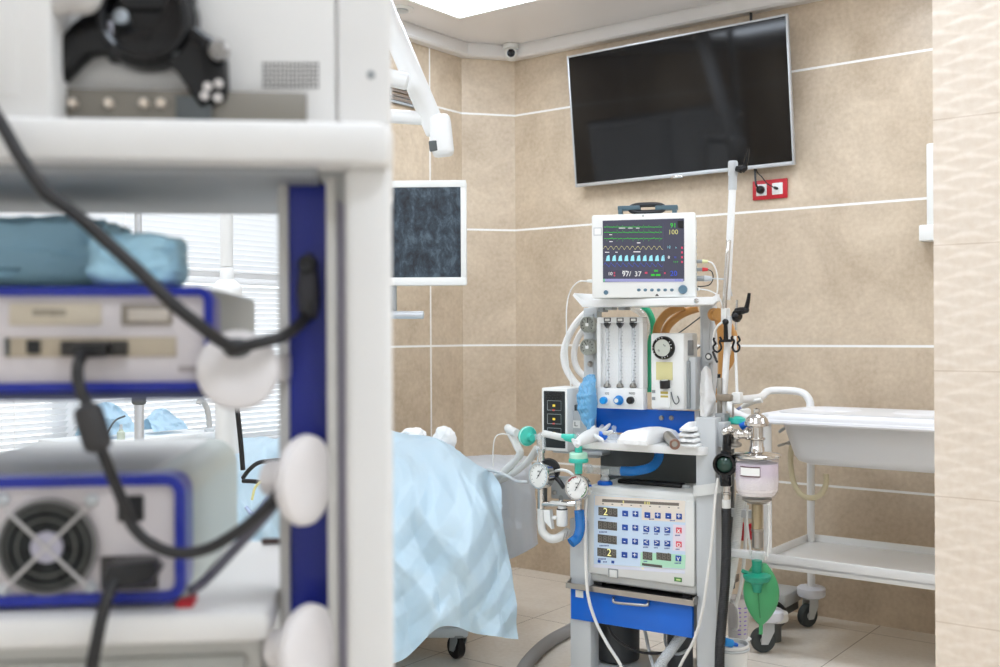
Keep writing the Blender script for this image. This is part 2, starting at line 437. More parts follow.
tag(B(FW).cyl((cx[1], -.012, zz), (cx[1] - .004, -.035, zz + .002), .006, bev=.001).tube([(cx[1] - .004, -.035, zz + .002), (cx[1] - .03, -.05, zz + .02), (cx[1] - .055, -.045, zz + .05), (cx[1] - .085, -.035, zz + .085), (cx[1] - .09, -.03, zz + .16)], .0025).build('antenna_cable', black),
    'thin black lead plugged into the second insert of the red socket', 'cable')
# camera in the corner under the cornice
p = hit(FW, 511, 46, -.07)
cam = thing('security_camera', 'small white dome security camera under the cornice in the corner', 'camera', FW @ Vector((p.x, p.y, 2.5)))
fc = (FW.inverted() @ EYE - p); fc.z = -.6; fc.normalize()
B(FW).cyl((p.x, p.y, H - .001), (p.x, p.y, H - .025), .042, bev=.003).build('base', whitep, cam)
hd = B(FW).ball((p.x, p.y, H - .05), .035).cyl(Vector((p.x, p.y, H - .05)), Vector((p.x, p.y, H - .05)) + fc * .043, .029, .026, bev=.002).build('housing', whitep, cam)
lens = B(FW); q = Vector((p.x, p.y, H - .05)) + fc * .0435
lens.lathe([(.02, 0), (.02, .002), (.013, .0025), (.012, .001), (0, .003)], q, fc); lens.build('lens', gloss, cam)
pv = at(401, 8, (H - EYE.z) / ray(401, 8).z)
vt = thing('ceiling_vent', 'round white vent disc in the ceiling beside the lamp panel', 'vent', (pv.x, pv.y, H - .02))
B().lathe([(.055, 0), (.055, .006), (.048, .01)], (pv.x, pv.y, H), (0, 0, -1)).build('rim', whitep, vt)
B().lathe([(.03, .004), (.034, .016), (0, .02)], (pv.x, pv.y, H), (0, 0, -1)).build('disc', lgrey, vt)
# grille on the window wall
g0, g1 = hit(FW, 405, 113, LX, 0), hit(FW, 429.5, 95, LX, 0)
gy0, gy1, gz0, gz1 = g0.y - .12, g1.y, hit(FW, 428, 112, LX, 0).z, g1.z
gr = thing('vent_grille', 'grey framed ventilation grille on the window wall behind the white arm', 'vent', FW @ Vector((LX, (gy0 + gy1) / 2, gz0)))
b = B(FW); e = .012
b.box((LX, gy0, gz1 - e), (LX + .015, gy1, gz1), .002).box((LX, gy0, gz0), (LX + .015, gy1, gz0 + e), .002).box((LX, gy0, gz0 + e), (LX + .015, gy0 + e, gz1 - e), .002).box((LX, gy1 - e, gz0 + e), (LX + .015, gy1, gz1 - e), .002)
b.build('frame', mgrey, gr)
b = B(FW)
for k in range(3):
    z = gz0 + e + (gz1 - gz0 - 2 * e) * (k + .5) / 3
    b.box((LX + .001, gy0 + e, z - .006), (LX + .010, gy1 - e, z + .004))
b.build('louver', mat('brown_grille', (120, 108, 98), .5), gr)
# white bracket on the back wall beside the partition
p0, p1 = hit(FW, 930, 226, -.0), hit(FW, 960, 142, -.0)
br = thing('wall_dispenser', 'white wall bracket beside the cream partition with a square stop at its foot', 'dispenser', FW @ Vector((p0.x + .08, 0, p0.z - .08)))
B(FW).box((p0.x, -.05, p0.z), (p0.x + .2, 0, p1.z), .006).build('back_plate', whitep, br)
q = hit(FW, 921.5, 242, -.03); q2 = hit(FW, 934, 225, -.03)
B(FW).box((q.x, -.07, q.z), (q.x + .2, 0, q2.z), .006).build('foot', whitep, br)

# ------------------------------------------------------------------ medical monitor on its ceiling arm
FX = frame(*at(441, 233, 3.9).to_tuple(), 2)
def X(px, py, y=0): return hit(FX, px, py, y)
a, b_ = X(330, 286), X(466, 180)
mon = thing('surgical_monitor', 'white framed monitor with a dark blue-grey x-ray picture, hung behind the blue strip column', 'monitor', FX @ Vector(((a.x + b_.x) / 2, 0, a.z)))
B(FX).box((a.x, .006, a.z), (b_.x, .045, b_.z), .008).build('casing', whitep, mon)
s0, s1 = X(336, 278), X(460.5, 187)
b = B(FX); b.box((a.x, -.004, s1.z), (b_.x, .01, b_.z), .003).box((a.x, -.004, a.z), (b_.x, .01, s0.z), .003).box((a.x, -.004, s0.z), (s0.x, .01, s1.z), .003).box((s1.x, -.004, s0.z), (b_.x, .01, s1.z), .003)
b.build('bezel', whitep, mon)
xm, t, bs, o = nodes('xray_picture'); N = t.nodes.new; L = t.links.new
co = N('ShaderNodeTexCoord'); mp = N('ShaderNodeMapping'); mp.inputs['Scale'].default_value = (9, 1, 6); L(co.outputs['Object'], mp.inputs[0])
n1 = N('ShaderNodeTexNoise'); n1.inputs['Scale'].default_value = 2.6; n1.inputs['Detail'].default_value = 9; n1.inputs['Roughness'].default_value = .72; n1.inputs['Distortion'].default_value = .35; L(mp.outputs[0], n1.inputs['Vector'])
rp = N('ShaderNodeValToRGB'); rp.color_ramp.elements[0].position = .36; rp.color_ramp.elements[0].color = lin((24, 31, 40)); rp.color_ramp.elements[1].position = .74; rp.color_ramp.elements[1].color = lin((112, 134, 150))
e2 = rp.color_ramp.elements.new(.5); e2.color = lin((52, 66, 79)); L(n1.outputs['Fac'], rp.inputs[0])
bs.inputs['Base Color'].default_value = lin((12, 14, 18)); bs.inputs['Roughness'].default_value = .25; L(rp.outputs[0], bs.inputs['Emission Color']); bs.inputs['Emission Strength'].default_value = .8
B(FX).box((s0.x, .000, s0.z), (s1.x, .004, s1.z)).build('screen', xm, mon)
h0, h1 = X(360, 315, .0), X(424, 315, .0)
hb = B(FX).cyl(h0, h1, .0145, bev=.004).build('handle', alu, mon)
q = X(393, 287, .02); B(FX).box((q.x - .045, .005, h0.z + .005), (q.x + .014, .03, a.z + .005), .004).build('handle_stem', mgrey, hb)
arm = thing('monitor_arm', 'white jointed ceiling arm reaching down to the x-ray monitor', 'arm', at(340, -10, 3.95))
P = lambda px, py, Y=3.9: at(px, py, Y)
B().cyl(P(340, -94, 3.9), P(437, 133), .041, bev=.01).build('upper_arm', white, arm)
e_ = P(440, 136); bk = B(); M = Matrix.Translation(e_) @ Matrix.Rotation(math.radians(-6), 4, 'Y')
bk.box((-.036, -.045, -.075), (.045, .045, .075), .02, 3, M=M); bk = bk.build('joint_block', white, arm)
B().box((-.042, -.047, -.06), (-.012, -.03, -.022), .004, M=M).build('joint_socket', dgrey, bk)
B().cyl(P(330, 112), P(432, 119), .025, bev=.005).build('cross_tube', white, arm)
B().cyl(P(340, 66, 3.8), P(408, 82, 3.8), .031, bev=.008).build('side_tube', white, arm)
B().cyl(P(350, 100, 3.93), P(350, 232, 3.95), .02).build('drop_post', white, arm)
B().cyl(Vector((P(340, -94).x, P(340, -94).y, P(340, -94).z - .03)), Vector((P(340, -94).x, P(340, -94).y, H)), .05).build('ceiling_post', white, arm)
# ------------------------------------------------------------------ anaesthesia machine (frame FC, front plane y = 0)
S = 3.4 / FPX                     # metres per pixel about there
FR = Vector((0, -1, 0))           # towards the front of the machine
def rect(b, x0, y0, x1, y1, ya, yb, bev=0, mi=0, F=None, seg=2):
    F = F or FC; cx, cy = (x0 + x1) / 2, (y0 + y1) / 2
    a, c_ = hit(F, x0, cy, ya), hit(F, x1, cy, ya); t, u = hit(F, cx, y0, ya), hit(F, cx, y1, ya)
    b.box((a.x, min(ya, yb), u.z), (c_.x, max(ya, yb), t.z), bev, seg, mi); return b
def T(b, pts, r, **k): return b.tube([C(*p) for p in pts], r, **k)
def Hs(b, pts, r, **k): return b.hose([C(*p) for p in pts], r, **k)
def solo(b, name, m, label, cat, group=None): return tag(b.build(name, m), label, cat, group)

fx0, fx1 = C(570, 600, 0).x, C(716, 560, 0).x
mach = thing('anaesthesia_machine', 'tall white and blue anaesthesia machine stand with tray, drawer and grey posts', 'medical machine', FC @ Vector((0, .22, 0)))
zt = C(640, 449, -.03).z                                  # tray underside lip
# posts
pl0, pl1 = C(570, 620, 0).x, C(590.5, 620, 0).x
B(FC).box((pl0, .0, .07), (pl1, .06, zt - .25), .004).build('post', lgrey, mach)
pr0, pr1 = C(696, 520, .0).x, C(716, 520, .0).x
ztop = C(707, 418, .0).z
zl_ = C(640, 444, -.03).z - .022
B(FC).box((pr0, 0, .07), (pr1, .05, ztop), .004).build('post', lgrey, mach)
B(FC).box((pl0 + .02, .245, .07), (pl0 + .06, .29, zl_), .004).build('post', lgrey, mach)
B(FC).box((pr1 - .17, .245, .07), (pr1 - .13, .29, zl_), .004).build('post', lgrey, mach)
zs = C(640, 306, .03).z
ul0, ul1 = C(583.5, 350, .2).x, C(597, 350, .2).x
ur0, ur1 = C(700, 350, .2).x, C(713, 350, .2).x
zm = C(640, 432, .2).z
for a, b_ in ((ul0, ul1), (ur0, ur1)):
    k = B(FC).box((a, .2, zm - .1), (b_, .24, zs + .002), .003); k.box((a + .012, .196, zm), (b_ - .012, .2, zs - .02)); k.build('column', lgrey, mach)
# base
B(FC).box((pl0 - .01, 0, .05), (pr1 + .01, .32, .075), .008).build('base', lgrey, mach)
def caster(b_parent, F, x, y, r, wm, fm, w=.024, yaw=.5, top=None):
    top = top or r * 2 + .02
    d = Vector((math.cos(yaw), math.sin(yaw), 0)); ax = Vector((-d.y, d.x, 0)); c = Vector((x, y, r)) - d * r * .45
    f = B(F)
    for s in (-1, 1):
        P = [c + ax * s * w * .75 - d * r * .0, c + ax * s * w * .75 + d * r * .2 + Vector((0, 0, 0))]
        M = Matrix.Identity(4)
        for i in range(3): M[i][0], M[i][1], M[i][2] = d[i], ax[i], (0, 0, 1)[i]
        M.translation = c + ax * s * w * .72
        f.prism([(-r * .28, -r * .28), (r * .28, -r * .3), (r * .8, r * .7), (r * .8, top - r), (-r * .1, top - r), (-r * .2, r * .6)], 1, -.0015, .0015, M=M)
    f.cyl(Vector((x, y, top - .008)), Vector((x, y, top)), r * .75)
    f = f.build('caster', fm, b_parent)
    B(F).lathe([(r * .5, -w * .42), (r * .86, -w * .5), (r * .97, -w * .36), (r, 0), (r * .97, w * .36), (r * .86, w * .5), (r * .5, w * .42)], c, ax, 28).build('wheel', wm, f)
    B(F).lathe([(r * .12, -w * .62), (r * .18, -w * .6), (r * .3, -w * .4), (r * .5, -w * .36), (r * .5, w * .36), (r * .3, w * .4), (r * .18, w * .6), (r * .12, w * .62)], c, ax, 20).build('hub', fm, f)
for x in (pl0 + .04, pr1 - .04):
    for y in (.04, .28): caster(mach, FC, x, y, .021, wheelg, lgrey, .016, .7, .052)
# top shelf with a turned-up left lip
k = B(FC); sx0, sx1 = C(582, 300, .03).x, C(714, 301, .03).x
zs1 = C(640, 298.5, .03).z
k.prism([(sx0, .03), (sx1, .03), (sx1, .05), (sx1 - .085, .25), (sx0, .25)], 2, zs, zs1, .002); k.prism([(sx0 + .002, zs), (sx0 + .004, zs1), (sx0 - .03, zs1 + .024), (sx0 - .036, zs1 + .016)], 1, .03, .25)
k.prism([(sx1 - .002, zs + .004), (sx1 + .012, zs + .012), (sx1 + .010, zs1 + .008), (sx1 - .004, zs1)], 1, .03, .05)
k.build('top_shelf', white, mach)
bolt = B(FC)
for px, py in ((696.5, 301),): bolt.lathe([(.008, 0), (.008, .003), (.004, .006), (0, .006)], C(px, py, .03), FR, 10)
bolt.build('bolt', chrome, mach)
# under the top shelf: small clamps
k = B(FC); rect(k, 598, 307, 603, 312, .12, .16, .002); rect(k, 605, 307, 612, 310, .12, .16, .002); rect(k, 618, 306.5, 625, 310, .12, .16, .002); k.build('shelf_clamp', mgrey, mach)
# blue panel
k = B(FC); rect(k, 594, 409.5, 694.5, 434, .2, .225, .004); bp_ = k.build('blue_panel', blue, mach)
k = B(FC)
for px in (661.5, 671.5): k.lathe([(.0085, 0), (.0085, .003), (.006, .006), (.002, .0062), (0, .004)], C(px, 418, .2), FR, 12)
k.build('panel_bolt', steel, bp_)
k = B(FC); rect(k, 590.5, 408, 594, 432, .195, .23, .001); rect(k, 694.5, 411, 699, 432, .195, .23, .001); k.build('panel_bracket', alu, mach)
# work tray
zl = C(640, 444, -.03).z
tx0, tx1 = C(576, 446, -.03).x, C(706, 452, -.03).x
k = B(FC); r = .05
poly = [(tx0, .23), (tx0, .0), (tx0 + .012, -.03)] + [(tx1 - r + r * math.sin(a), -.03 + r - r * math.cos(a)) for a in [i * PI / 12 for i in range(7)]] + [(tx1, .23)]
k.prism(poly, 2, zl - .026, zl, .004); k.build('work_tray', white, mach)
# dark back board under the tray
k = B(FC); k.box((pl0 + .0, .225, .35), (pr1 - .03, .24, zl - .028)); k.build('back_board', dgrey, mach)
# steel tray and blue drawer
zd0, zd1 = C(632, 627.5, .0).z, C(632, 595.5, .0).z
k = B(FC); rx0, rx1 = C(566, 588, -.03).x, C(694, 597, -.03).x; zr = C(640, 594, -.03).z
k.prism([(rx0, -.03), (rx1, -.03), (rx1 - .01, .36), (rx0 + .02, .36)], 2, zr - .012, zr - .004)
k.box((rx0, -.033, zr - .014), (rx1, -.029, zr + .004)); k.prism([(-.033, zr - .014), (-.029, zr + .004), (.1, zr + .05), (.36, zr + .05), (.36, zr - .014)], 0, rx0, rx0 + .003)
k.box((rx1 - .003, -.033, zr - .014), (rx1, .36, zr + .012)); k.build('steel_tray', steel, mach)
dx0, dx1 = C(572.5, 606, 0).x, C(693.5, 615, 0).x
k = B(FC).box((dx0, -.012, zd0), (dx1, .006, zr - .014), .002); dr = k.build('drawer', blue, mach)
k = B(FC).box((dx0 + .008, .006, zd0 + .01), (dx1 - .008, .06, zr - .016), .002); k.build('drawer_box', mgrey, dr)
k = B(FC); k.tube([C(613.5, 598, -.012), C(613.5, 599.5, -.03), C(615, 602.5, -.036), C(631, 604.2, -.038), C(646, 605.3, -.036), C(648, 603.5, -.03), C(648.3, 602, -.012)], .0045, n=5); k.build('handle', steel, dr)
k = B(FC); rect(k, 575.5, 590.5, 583, 597.5, -.014, -.012); k.build('drawer_label', paper, dr)

# ------------------------------------------------------------------ patient monitor on the top shelf
def mrect(b, *a, **k): return rect(b, *a, F=FM, **k)
D = lambda px, py, y=0: hit(FM, px, py, y)
ma, mb = D(592, 302), D(695.5, 212.0)
ma.z = zs1 + .002
pm = thing('patient_monitor', 'white patient monitor with coloured vital sign traces on the top shelf', 'patient monitor', FM @ Vector(((ma.x + mb.x) / 2, .05, ma.z)))
B(FM).box((ma.x, 0, ma.z), (mb.x, .035, mb.z), .006).build('front_housing', whitep, pm)
B(FM).box((ma.x + .004, .033, ma.z + .001), (mb.x - .002, .13, mb.z - .006), .008).build('rear_housing', offw, pm)
k = B(FM); mrect(k, 602.8, 219.5, 684.2, 281.5, -.0015, .002); sc = k.build('screen', None or (lambda: SCREEN)(), pm)
def sp(zx, zy): return D(580 + zx / 5.8, 195 + zy / 5.8, -.0028)
UP = (0, 0, 1)
def wave(name, m, fn, x0, x1, yb, n=150, w=.0016):
    k = B(FM); k.strip([sp(x0 + (x1 - x0) * i / n, yb - fn(i / n)) for i in range(n + 1)], w, UP); k.build(name, m, sc)
gG, gY, gC, gB, gW, gP = emis('trace_green', (70, 225, 70), 1.0), emis('trace_yellow', (230, 225, 150), .95), emis('trace_cyan', (170, 240, 255), 1.0), emis('trace_blue', (80, 105, 225), 1.0), emis('trace_white', (250, 250, 250), 1.05), emis('trace_pink', (230, 90, 120), .9)
def ecg(t, n, a):
    p = (t * n) % 1
    return a * (1 if .48 < p < .53 else -.35 if .53 <= p < .57 else .22 * math.exp(-((p - .8) / .06) ** 2))
wave('ecg_trace', gG, lambda t: ecg(t, 11, 12), 140, 475, 186); wave('ecg_trace', gG, lambda t: ecg(t, 11, 16), 140, 475, 217); wave('ecg_trace', gG, lambda t: -ecg(t, 11, 17), 140, 475, 252)
wave('pulse_trace', gY, lambda t: 19 * abs(math.sin(t * 11 * PI + .3)) ** 1.5 - 10, 135, 480, 306)
k = B(FM)
for i in range(10):
    x = 150 + i * 35.5; w = 24 if i < 9 else 22; pts = [(x, 383), (x + 5, 356), (x + w - 8, 348), (x + w - 3, 350), (x + w, 383)]
    n = len(k.v); k.add([sp(*p) for p in pts], [(0, 1, 2, 3, 4)])
k.build('breath_trace', gC, sc)
wave('airway_trace', gB, lambda t: 10 * math.sin(t * 10 * 2 * PI) + 3 * math.sin(t * 20 * 2 * PI), 140, 480, 405)
def label(txt, zx, zy, h, m, nm='readout'):
    k = B(FM); k.text(txt, h * S / 5.8 * 1.38, txtM(FM, sp(zx, zy))); k.build(nm, m, sc)
label('91', 541, 177, 26, gG); label('100', 540, 216, 28, gY); label('97/', 270, 459, 30, gW); label('37', 336, 459, 30, gW); label('20', 543, 456, 30, gB); label('10', 175, 457, 20, gW)
def blk(nm, m, *rs):
    k = B(FM)
    for a, b_, c_, d in rs:
        k.add([sp(a, d), sp(c_, d), sp(c_, b_), sp(a, b_)], [(0, 1, 2, 3)])
    k.build(nm, m, sc)
blk('status_bar', emis('bar_lilac', (176, 178, 226), .9), (134, 486, 600, 503)); blk('status_tick', gG, (136, 486, 143, 503))
blk('alarm_mark', gG, (430, 435, 452, 444), (412, 459, 434, 469), (440, 459, 466, 469)); blk('alarm_mark', gP, (586, 300, 597, 312), (586, 327, 597, 339), (586, 355, 597, 367), (586, 383, 597, 394), (376, 446, 391, 457), (196, 447, 204, 456), (196, 463, 204, 472), (488, 448, 497, 458))
blk('alarm_mark', gW, (225, 190, 262, 194), (280, 190, 305, 194), (325, 190, 345, 194), (170, 268, 190, 272), (330, 275, 350, 280), (310, 327, 350, 332), (145, 330, 170, 334), (205, 330, 218, 334), (245, 440, 275, 443), (170, 228, 186, 232))
label('12', 515, 303, 15, gC, 'small_readout'); label('6', 557, 305, 10, gC, 'small_readout'); label('8', 515, 362, 18, gW, 'small_readout'); label('32', 552, 362, 10, gB, 'small_readout'); label('5 5 8', 555, 388, 9, gG, 'small_readout'); label('07:073', 568, 494, 10, gB, 'clock')
k = B(FM); k.add([sp(482, 500), sp(484, 500), sp(484, 165), sp(482, 165)], [(0, 1, 2, 3)]); k.add([sp(134, 437), sp(482, 437), sp(482, 438.6), sp(134, 438.6)], [(0, 1, 2, 3)]); k.build('divider', emis('divider', (120, 120, 150), .6), sc)
blk('dark_square', black, (566, 150, 600, 192))
k = B(FM); mrect(k, 593.5, 227.5, 601.8, 235.5, -.0012, 0); mk = k.build('membrane_key', lgrey, pm)
k = B(FM); mrect(k, 594.4, 228.4, 600.9, 234.6, -.002, 0); k.build('key_face', paper, mk)
btn = mat('blue_grey_button', (92, 122, 140), .35)
B(FM).lathe([(.0145, 0), (.0145, .006), (.012, .010), (0, .0105)], D(683, 289.5), FR).build('knob', btn, pm)
B(FM).lathe([(.0075, 0), (.0075, .003), (.006, .004), (0, .004)], D(606, 292.5), FR).build('power_button', btn, pm)
for px in (638.8, 645.3, 651.9, 658.6, 665.2, 671.8): B(FM).ball(D(px, 290 ), .0062, (1, .5, .8)).build('button', btn, pm)
B(FM).text('o', .012, txtM(FM, D(643, 215.5, -.0005))).add([D(655, 296, -.001), D(659, 296, -.001), D(657, 293.5, -.001)], [(0, 1, 2)]).build('emblem', black, pm)
hm = mat('slate_plastic', (74, 98, 108), .4)
k = B(FM); mrect(k, 617.5, 205.5, 640, 210, .05, .09, .003); mrect(k, 618, 208, 622, 214, .05, .09, .002); mrect(k, 655, 205, 677.5, 209.5, .05, .09, .003); mrect(k, 672, 207, 676.5, 214, .05, .09, .002); hl = k.build('handle_bracket', hm, pm)
c = D(647, 208.5, .06); k = B(FM)
pts = [c + Vector((.055 * math.copysign(abs(math.cos(a)) ** .6, math.cos(a)), .0, .0125 * math.sin(a))) for a in [i * 2 * PI / 28 for i in range(29)]]
k.tube(pts, .0085, n=2); k.build('handle', black, hl)
k = B(FM)
for i in range(9): k.box((mb.x - .003, .05, ma.z + .03 + i * .022), (mb.x - .0005, .12, ma.z + .036 + i * .022))
k.build('side_vent', lgrey, pm)
# plugs and leads at the monitor's sides
def plug(name, m, px0, px1, py, r, label_, lead, lm, lr):
    t = thing(name, label_, 'plug', FM @ D(px0, py, .06), 'plugs and leads in the monitor side')
    a, c_ = D(px0, py, .06), D(px1, py, .06); a.x = mb.x
    B(FM).cyl(a, a.lerp(c_, .55), r * .85, bev=.001).build('sleeve', mgrey, t); B(FM).cyl(a.lerp(c_, .5), c_, r, r * .7, bev=.001).build('plug_body', m, t)
    k = B(FM); k.tube([c_] + [D(*p) for p in lead], lr); k.build('lead', lm, t)
plug('sensor_plug', mat('pale_yellow_plastic', (226, 226, 170), .4), 697, 708, 261.5, .007, 'pale yellow plug, uppermost on the side of the patient monitor', [(713, 264, .06), (717, 274, .06), (717.5, 290, .05), (714, 299, .06), (708, 303, .1)], whitep, .0024)
plug('sensor_plug', mat('red_plug', (206, 40, 44), .4), 697, 708, 269.5, .007, 'red plug on the side of the patient monitor', [(712, 272, .06), (713, 279, .06), (709, 285, .06), (700, 286.5, .06), (697.5, 286, .06)], black, .0018)
plug('sensor_plug', lgrey, 697, 712, 278.5, .0105, 'thick grey plug with a long nose below the red plug on the monitor', [(720, 279, .06), (728, 281, .08), (732, 296, .1)], lgrey, .0025)
plug('sensor_plug', whitep, 697, 700, 289, .006, 'small white plug, lowest on the side of the patient monitor', [(710, 291, .06), (718, 296, .05), (722, 305, .05), (723, 318, .06)], whitep, .0022)
p = D(592, 281, .06)
t = thing('pressure_lead', 'thin white lead looping from the left side of the patient monitor', 'cable', FM @ p)
B(FM).cyl(p, D(587, 281, .06), .006, .0045, bev=.001).build('plug_body', whitep, t)
k = B(); k.tube([FM @ D(587, 281, .06), FM @ D(578, 282, .06), FC @ C(570, 292, .12), FC @ C(566.5, 310, .12), FC @ C(567, 345, .14), FC @ C(569, 372, .16), FC @ C(572, 392, .18)], .0024); k.build('lead', whitep, t)

# ------------------------------------------------------------------ dial gauges on the rear column
dialm = mat('dial_grey', (196, 198, 186), .4)
for (px, py, lb, ang) in ((588, 324.5, 'upper of two round grey dial gauges on the left column', 1.45), (588, 347, 'lower of two round grey dial gauges on the left column', 2.1)):
    c = C(px, py, .165); R_ = 8.6 * S * 1.05
    t = thing('dial_gauge', lb, 'gauge', FC @ c, 'dial gauges on the column')
    B(FC).lathe([(R_ * .8, -.036), (R_ * .97, -.03), (R_, 0), (R_, .006), (R_ * .93, .008), (R_ * .9, .004)], c, FR, 32).build('case', mat('gauge_case', (170, 172, 164), .35), t)
    f = B(FC).lathe([(R_ * .91, .001), (R_ * .91, .004), (0, .004)], c, FR, 32).build('dial', dialm, t)
    k = B(FC)
    for i in range(9):
        a = math.radians(-40 + 260 * i / 8); d = Vector((math.cos(a), 0, math.sin(a))); k.strip([c + FR * .0046 + d * R_ * .58, c + FR * .0046 + d * R_ * .8], .0018, (-d.z, 0, d.x))
    k.build('tick_mark', black, f)
    d = Vector((math.cos(ang), 0, math.sin(ang))); B(FC).strip([c + FR * .0055 - d * R_ * .2, c + FR * .0055 + d * R_ * .75], .0025, (-d.z, 0, d.x)).build('needle', black, t)
    B(FC).box(c + Vector((-.0075, -.0058, -.006)), c + Vector((.0045, -.005, .005))).build('dial_window', paper, f)
solo(B(FC).lathe([(.011, 0), (.011, .004), (.006, .012), (0, .012)], C(590.5, 364, .198), FR, 12), 'column_bolt', steel, 'steel bolt in the left column below both dial gauges', 'bolt')

# ------------------------------------------------------------------ flowmeter block
fm = thing('flowmeter_block', 'white gas flowmeter block with three tall tubes and three round knobs', 'flowmeter', FC @ C(620, 409, .15))
x0, x1 = C(597, 364, .13).x, C(643, 364, .13).x; zb, z1 = C(620, 409, .13).z, C(620, 317, .13).z; zw0, zw1 = C(620, 388, .13).z, C(620, 323, .13).z
zb = max(zb, C(620, 409.5, .2).z + .001)
k = B(FC); e = .014
k.box((x0, .13, zw1), (x1, .165, z1), .003).box((x0, .13, zb), (x1, .165, zw0), .003).box((x0, .13, zw0), (x0 + e, .165, zw1)).box((x1 - e, .13, zw0), (x1, .165, zw1)).box((x0 + e, .148, zw0), (x1 - e, .165, zw1)); k.box((x0 + .02, .164, zb), (x0 + .07, .2, z1 - .01)); k.build('housing', white, fm)
B(FC).box((x0 + e, .1318, zw0), (x1 - e, .1328, zw1)).build('front_glass', clear('flow_glass', (240, 242, 244), .05, .03), fm)
for px, nm, m, lbl_ in ((607.2, 'flow_tube', None, 'Air'), (620, 'flow_tube', None, 'O2'), (633.2, 'flow_tube', None, 'N2O')):
    a, c_ = C(px, 384, .141), C(px, 327, .141)
    tb_ = B(FC).cyl(a, c_, .006, seg=14).build(nm, clear('flow_tube_glass', (230, 234, 238), .3, .05), fm)
    B(FC).lathe([(.010, 0), (.013, .004), (.011, .012), (.005, .018), (.004, .024)], C(px, 388, .14), UP, 14).build('valve', mat('valve_metal', (120, 116, 108), .3, metal=.8), tb_)
    B(FC).lathe([(.004, -.006), (.008, 0), (.013, .008), (.013, .014)], C(px, 326.5, .14), UP, 12).build('cap', black, tb_)
    k = B(FC); random.seed(int(px))
    for i in range(15):
        p = C(px + (1.5 if i % 3 else 0), 381 - i * 3.5, .1335); w = .004 if i % 3 else .008; k.strip([p, p + Vector((w, 0, 0))], .0028, UP)
    k.build('scale_mark', dgrey, tb_)
    k = B(FC); rect(k, px - 3.4, 317.7, px + 3.4, 321.8, .1285, .13); f = k.build('gas_label', black, fm); k = B(FC); rect(k, px - 2.4, 318.5, px + 2.4, 321, .128, .13); k.build('label_face', paper, f)
for px, m, ring_ in ((605.2, mat('cyan_knob', (24, 150, 224), .35), 0), (619.2, mat('blue_knob', (30, 136, 210), .35), 1), (632, black, 0)):
    p = C(px, 400.2, .13); r = .0165
    o_ = B(FC).lathe([(r * 1.0, 0), (r, .005), (r * .95, .006)], p, FR).build('knob_ring', whitep if not ring_ else m, fm)
    B(FC).lathe([(r * .76, .004), (r * .76, .018), (r * .66, .022), (0, .022)], p, FR).build('knob', m if not ring_ else m, o_)
    if ring_: B(FC).lathe([(r * .45, .02), (r * .45, .0235), (0, .0235)], p, FR).build('knob_cap', whitep, o_)
k = B(FC); k.text('O2', .011, txtM(FC, C(607, 393.5, .1293))); k.text('N2O', .011, txtM(FC, C(632, 393.5, .1293))); k.build('lettering', dgrey, fm)

# ------------------------------------------------------------------ vaporizer
vp = thing('vaporizer', 'white anaesthetic vaporizer with a black ringed dial beside the flowmeters', 'vaporizer', FC @ C(667, 411, .16))
x0, x1 = C(650.5, 370, .12).x, C(684, 370, .12).x; zb2, z1 = C(667, 410, .12).z, C(667, 333, .12).z; zb2 = max(zb2, C(640, 410, .2).z + .002)
B(FC).box((x0, .12, zb2), (x1, .24, z1), .008).build('housing', whitep, vp)
p = C(664.3, 347.8, .12); R_ = 12 * S
dl = B(FC).lathe([(R_, 0), (R_, .012), (R_ * .9, .018), (R_ * .74, .018), (R_ * .74, .014)], p, FR, 36).build('dial', gloss, vp)
B(FC).lathe([(R_ * .73, .01), (R_ * .73, .016), (0, .016)], p, FR, 32).build('dial_plate', dialm, dl)
k = B(FC)
for i in range(20):
    a = 2 * PI * i / 20; d = Vector((math.cos(a), 0, math.sin(a)))
    if i % 5 < 3: k.strip([p + FR * .0186 + d * R_ * .8, p + FR * .0186 + d * R_ * .92], .0016, (-d.z, 0, d.x))
k.build('dial_mark', paper, dl)
k = B(FC); k.text('S', .014, txtM(FC, p + FR * .0165 + Vector((.008, 0, .008)), (.7, 0, .7), (-.7, 0, .7))); k.text('0', .011, txtM(FC, p + FR * .0165 + Vector((-.012, 0, -.009)), (.7, 0, .7), (-.7, 0, .7))); k.build('dial_lettering', black, dl)
k = B(FC); rect(k, 656, 362, 672.5, 380, .1185, .12); k.build('sticker', mat('pale_yellow_sticker', (214, 206, 150), .5), vp)
k = B(FC); rect(k, 657.5, 385, 670, 408, .112, .125, .003); fb = k.build('filler_block', whitep, vp)
k = B(FC); rect(k, 660.5, 391.5, 668, 394, .1113, .112); rect(k, 660.5, 395.5, 668, 397.5, .1113, .112); k.build('filler_label', mat('gold_label', (196, 178, 90), .5), fb)
q = C(665.2, 388, .11); B(FC).lathe([(.017, 0), (.017, .022), (.015, .026), (0, .026)], q, (0, -.15, 1)).build('filler_cap', black, vp)
B(FC).lathe([(.012, .0262), (0, .027)], q, (0, -.15, 1)).build('cap_disc', lgrey, vp)
k = B(FC); T(k, [(671, 392, .118), (673, 400, .112), (676, 404, .11), (679, 401, .112), (677.5, 396, .116)], .0018); k.build('key_chain', dgrey, vp)
k = B(FC); rect(k, 652, 390, 655, 393, .118, .12); rect(k, 652, 397, 655, 400, .118, .12); k.build('side_screw', mgrey, vp)
k = B(FC); rect(k, 684, 361, 689.5, 409, .14, .22, .004); rect(k, 683, 340, 688, 356, .15, .2, .004); k.build('side_block', mgrey, vp)
solo(rect(B(FC), 688.5, 357, 695.5, 410, .15, .2, .003), 'side_plate', lgrey, 'narrow pale grey upright plate beside the vaporizer', 'plate')

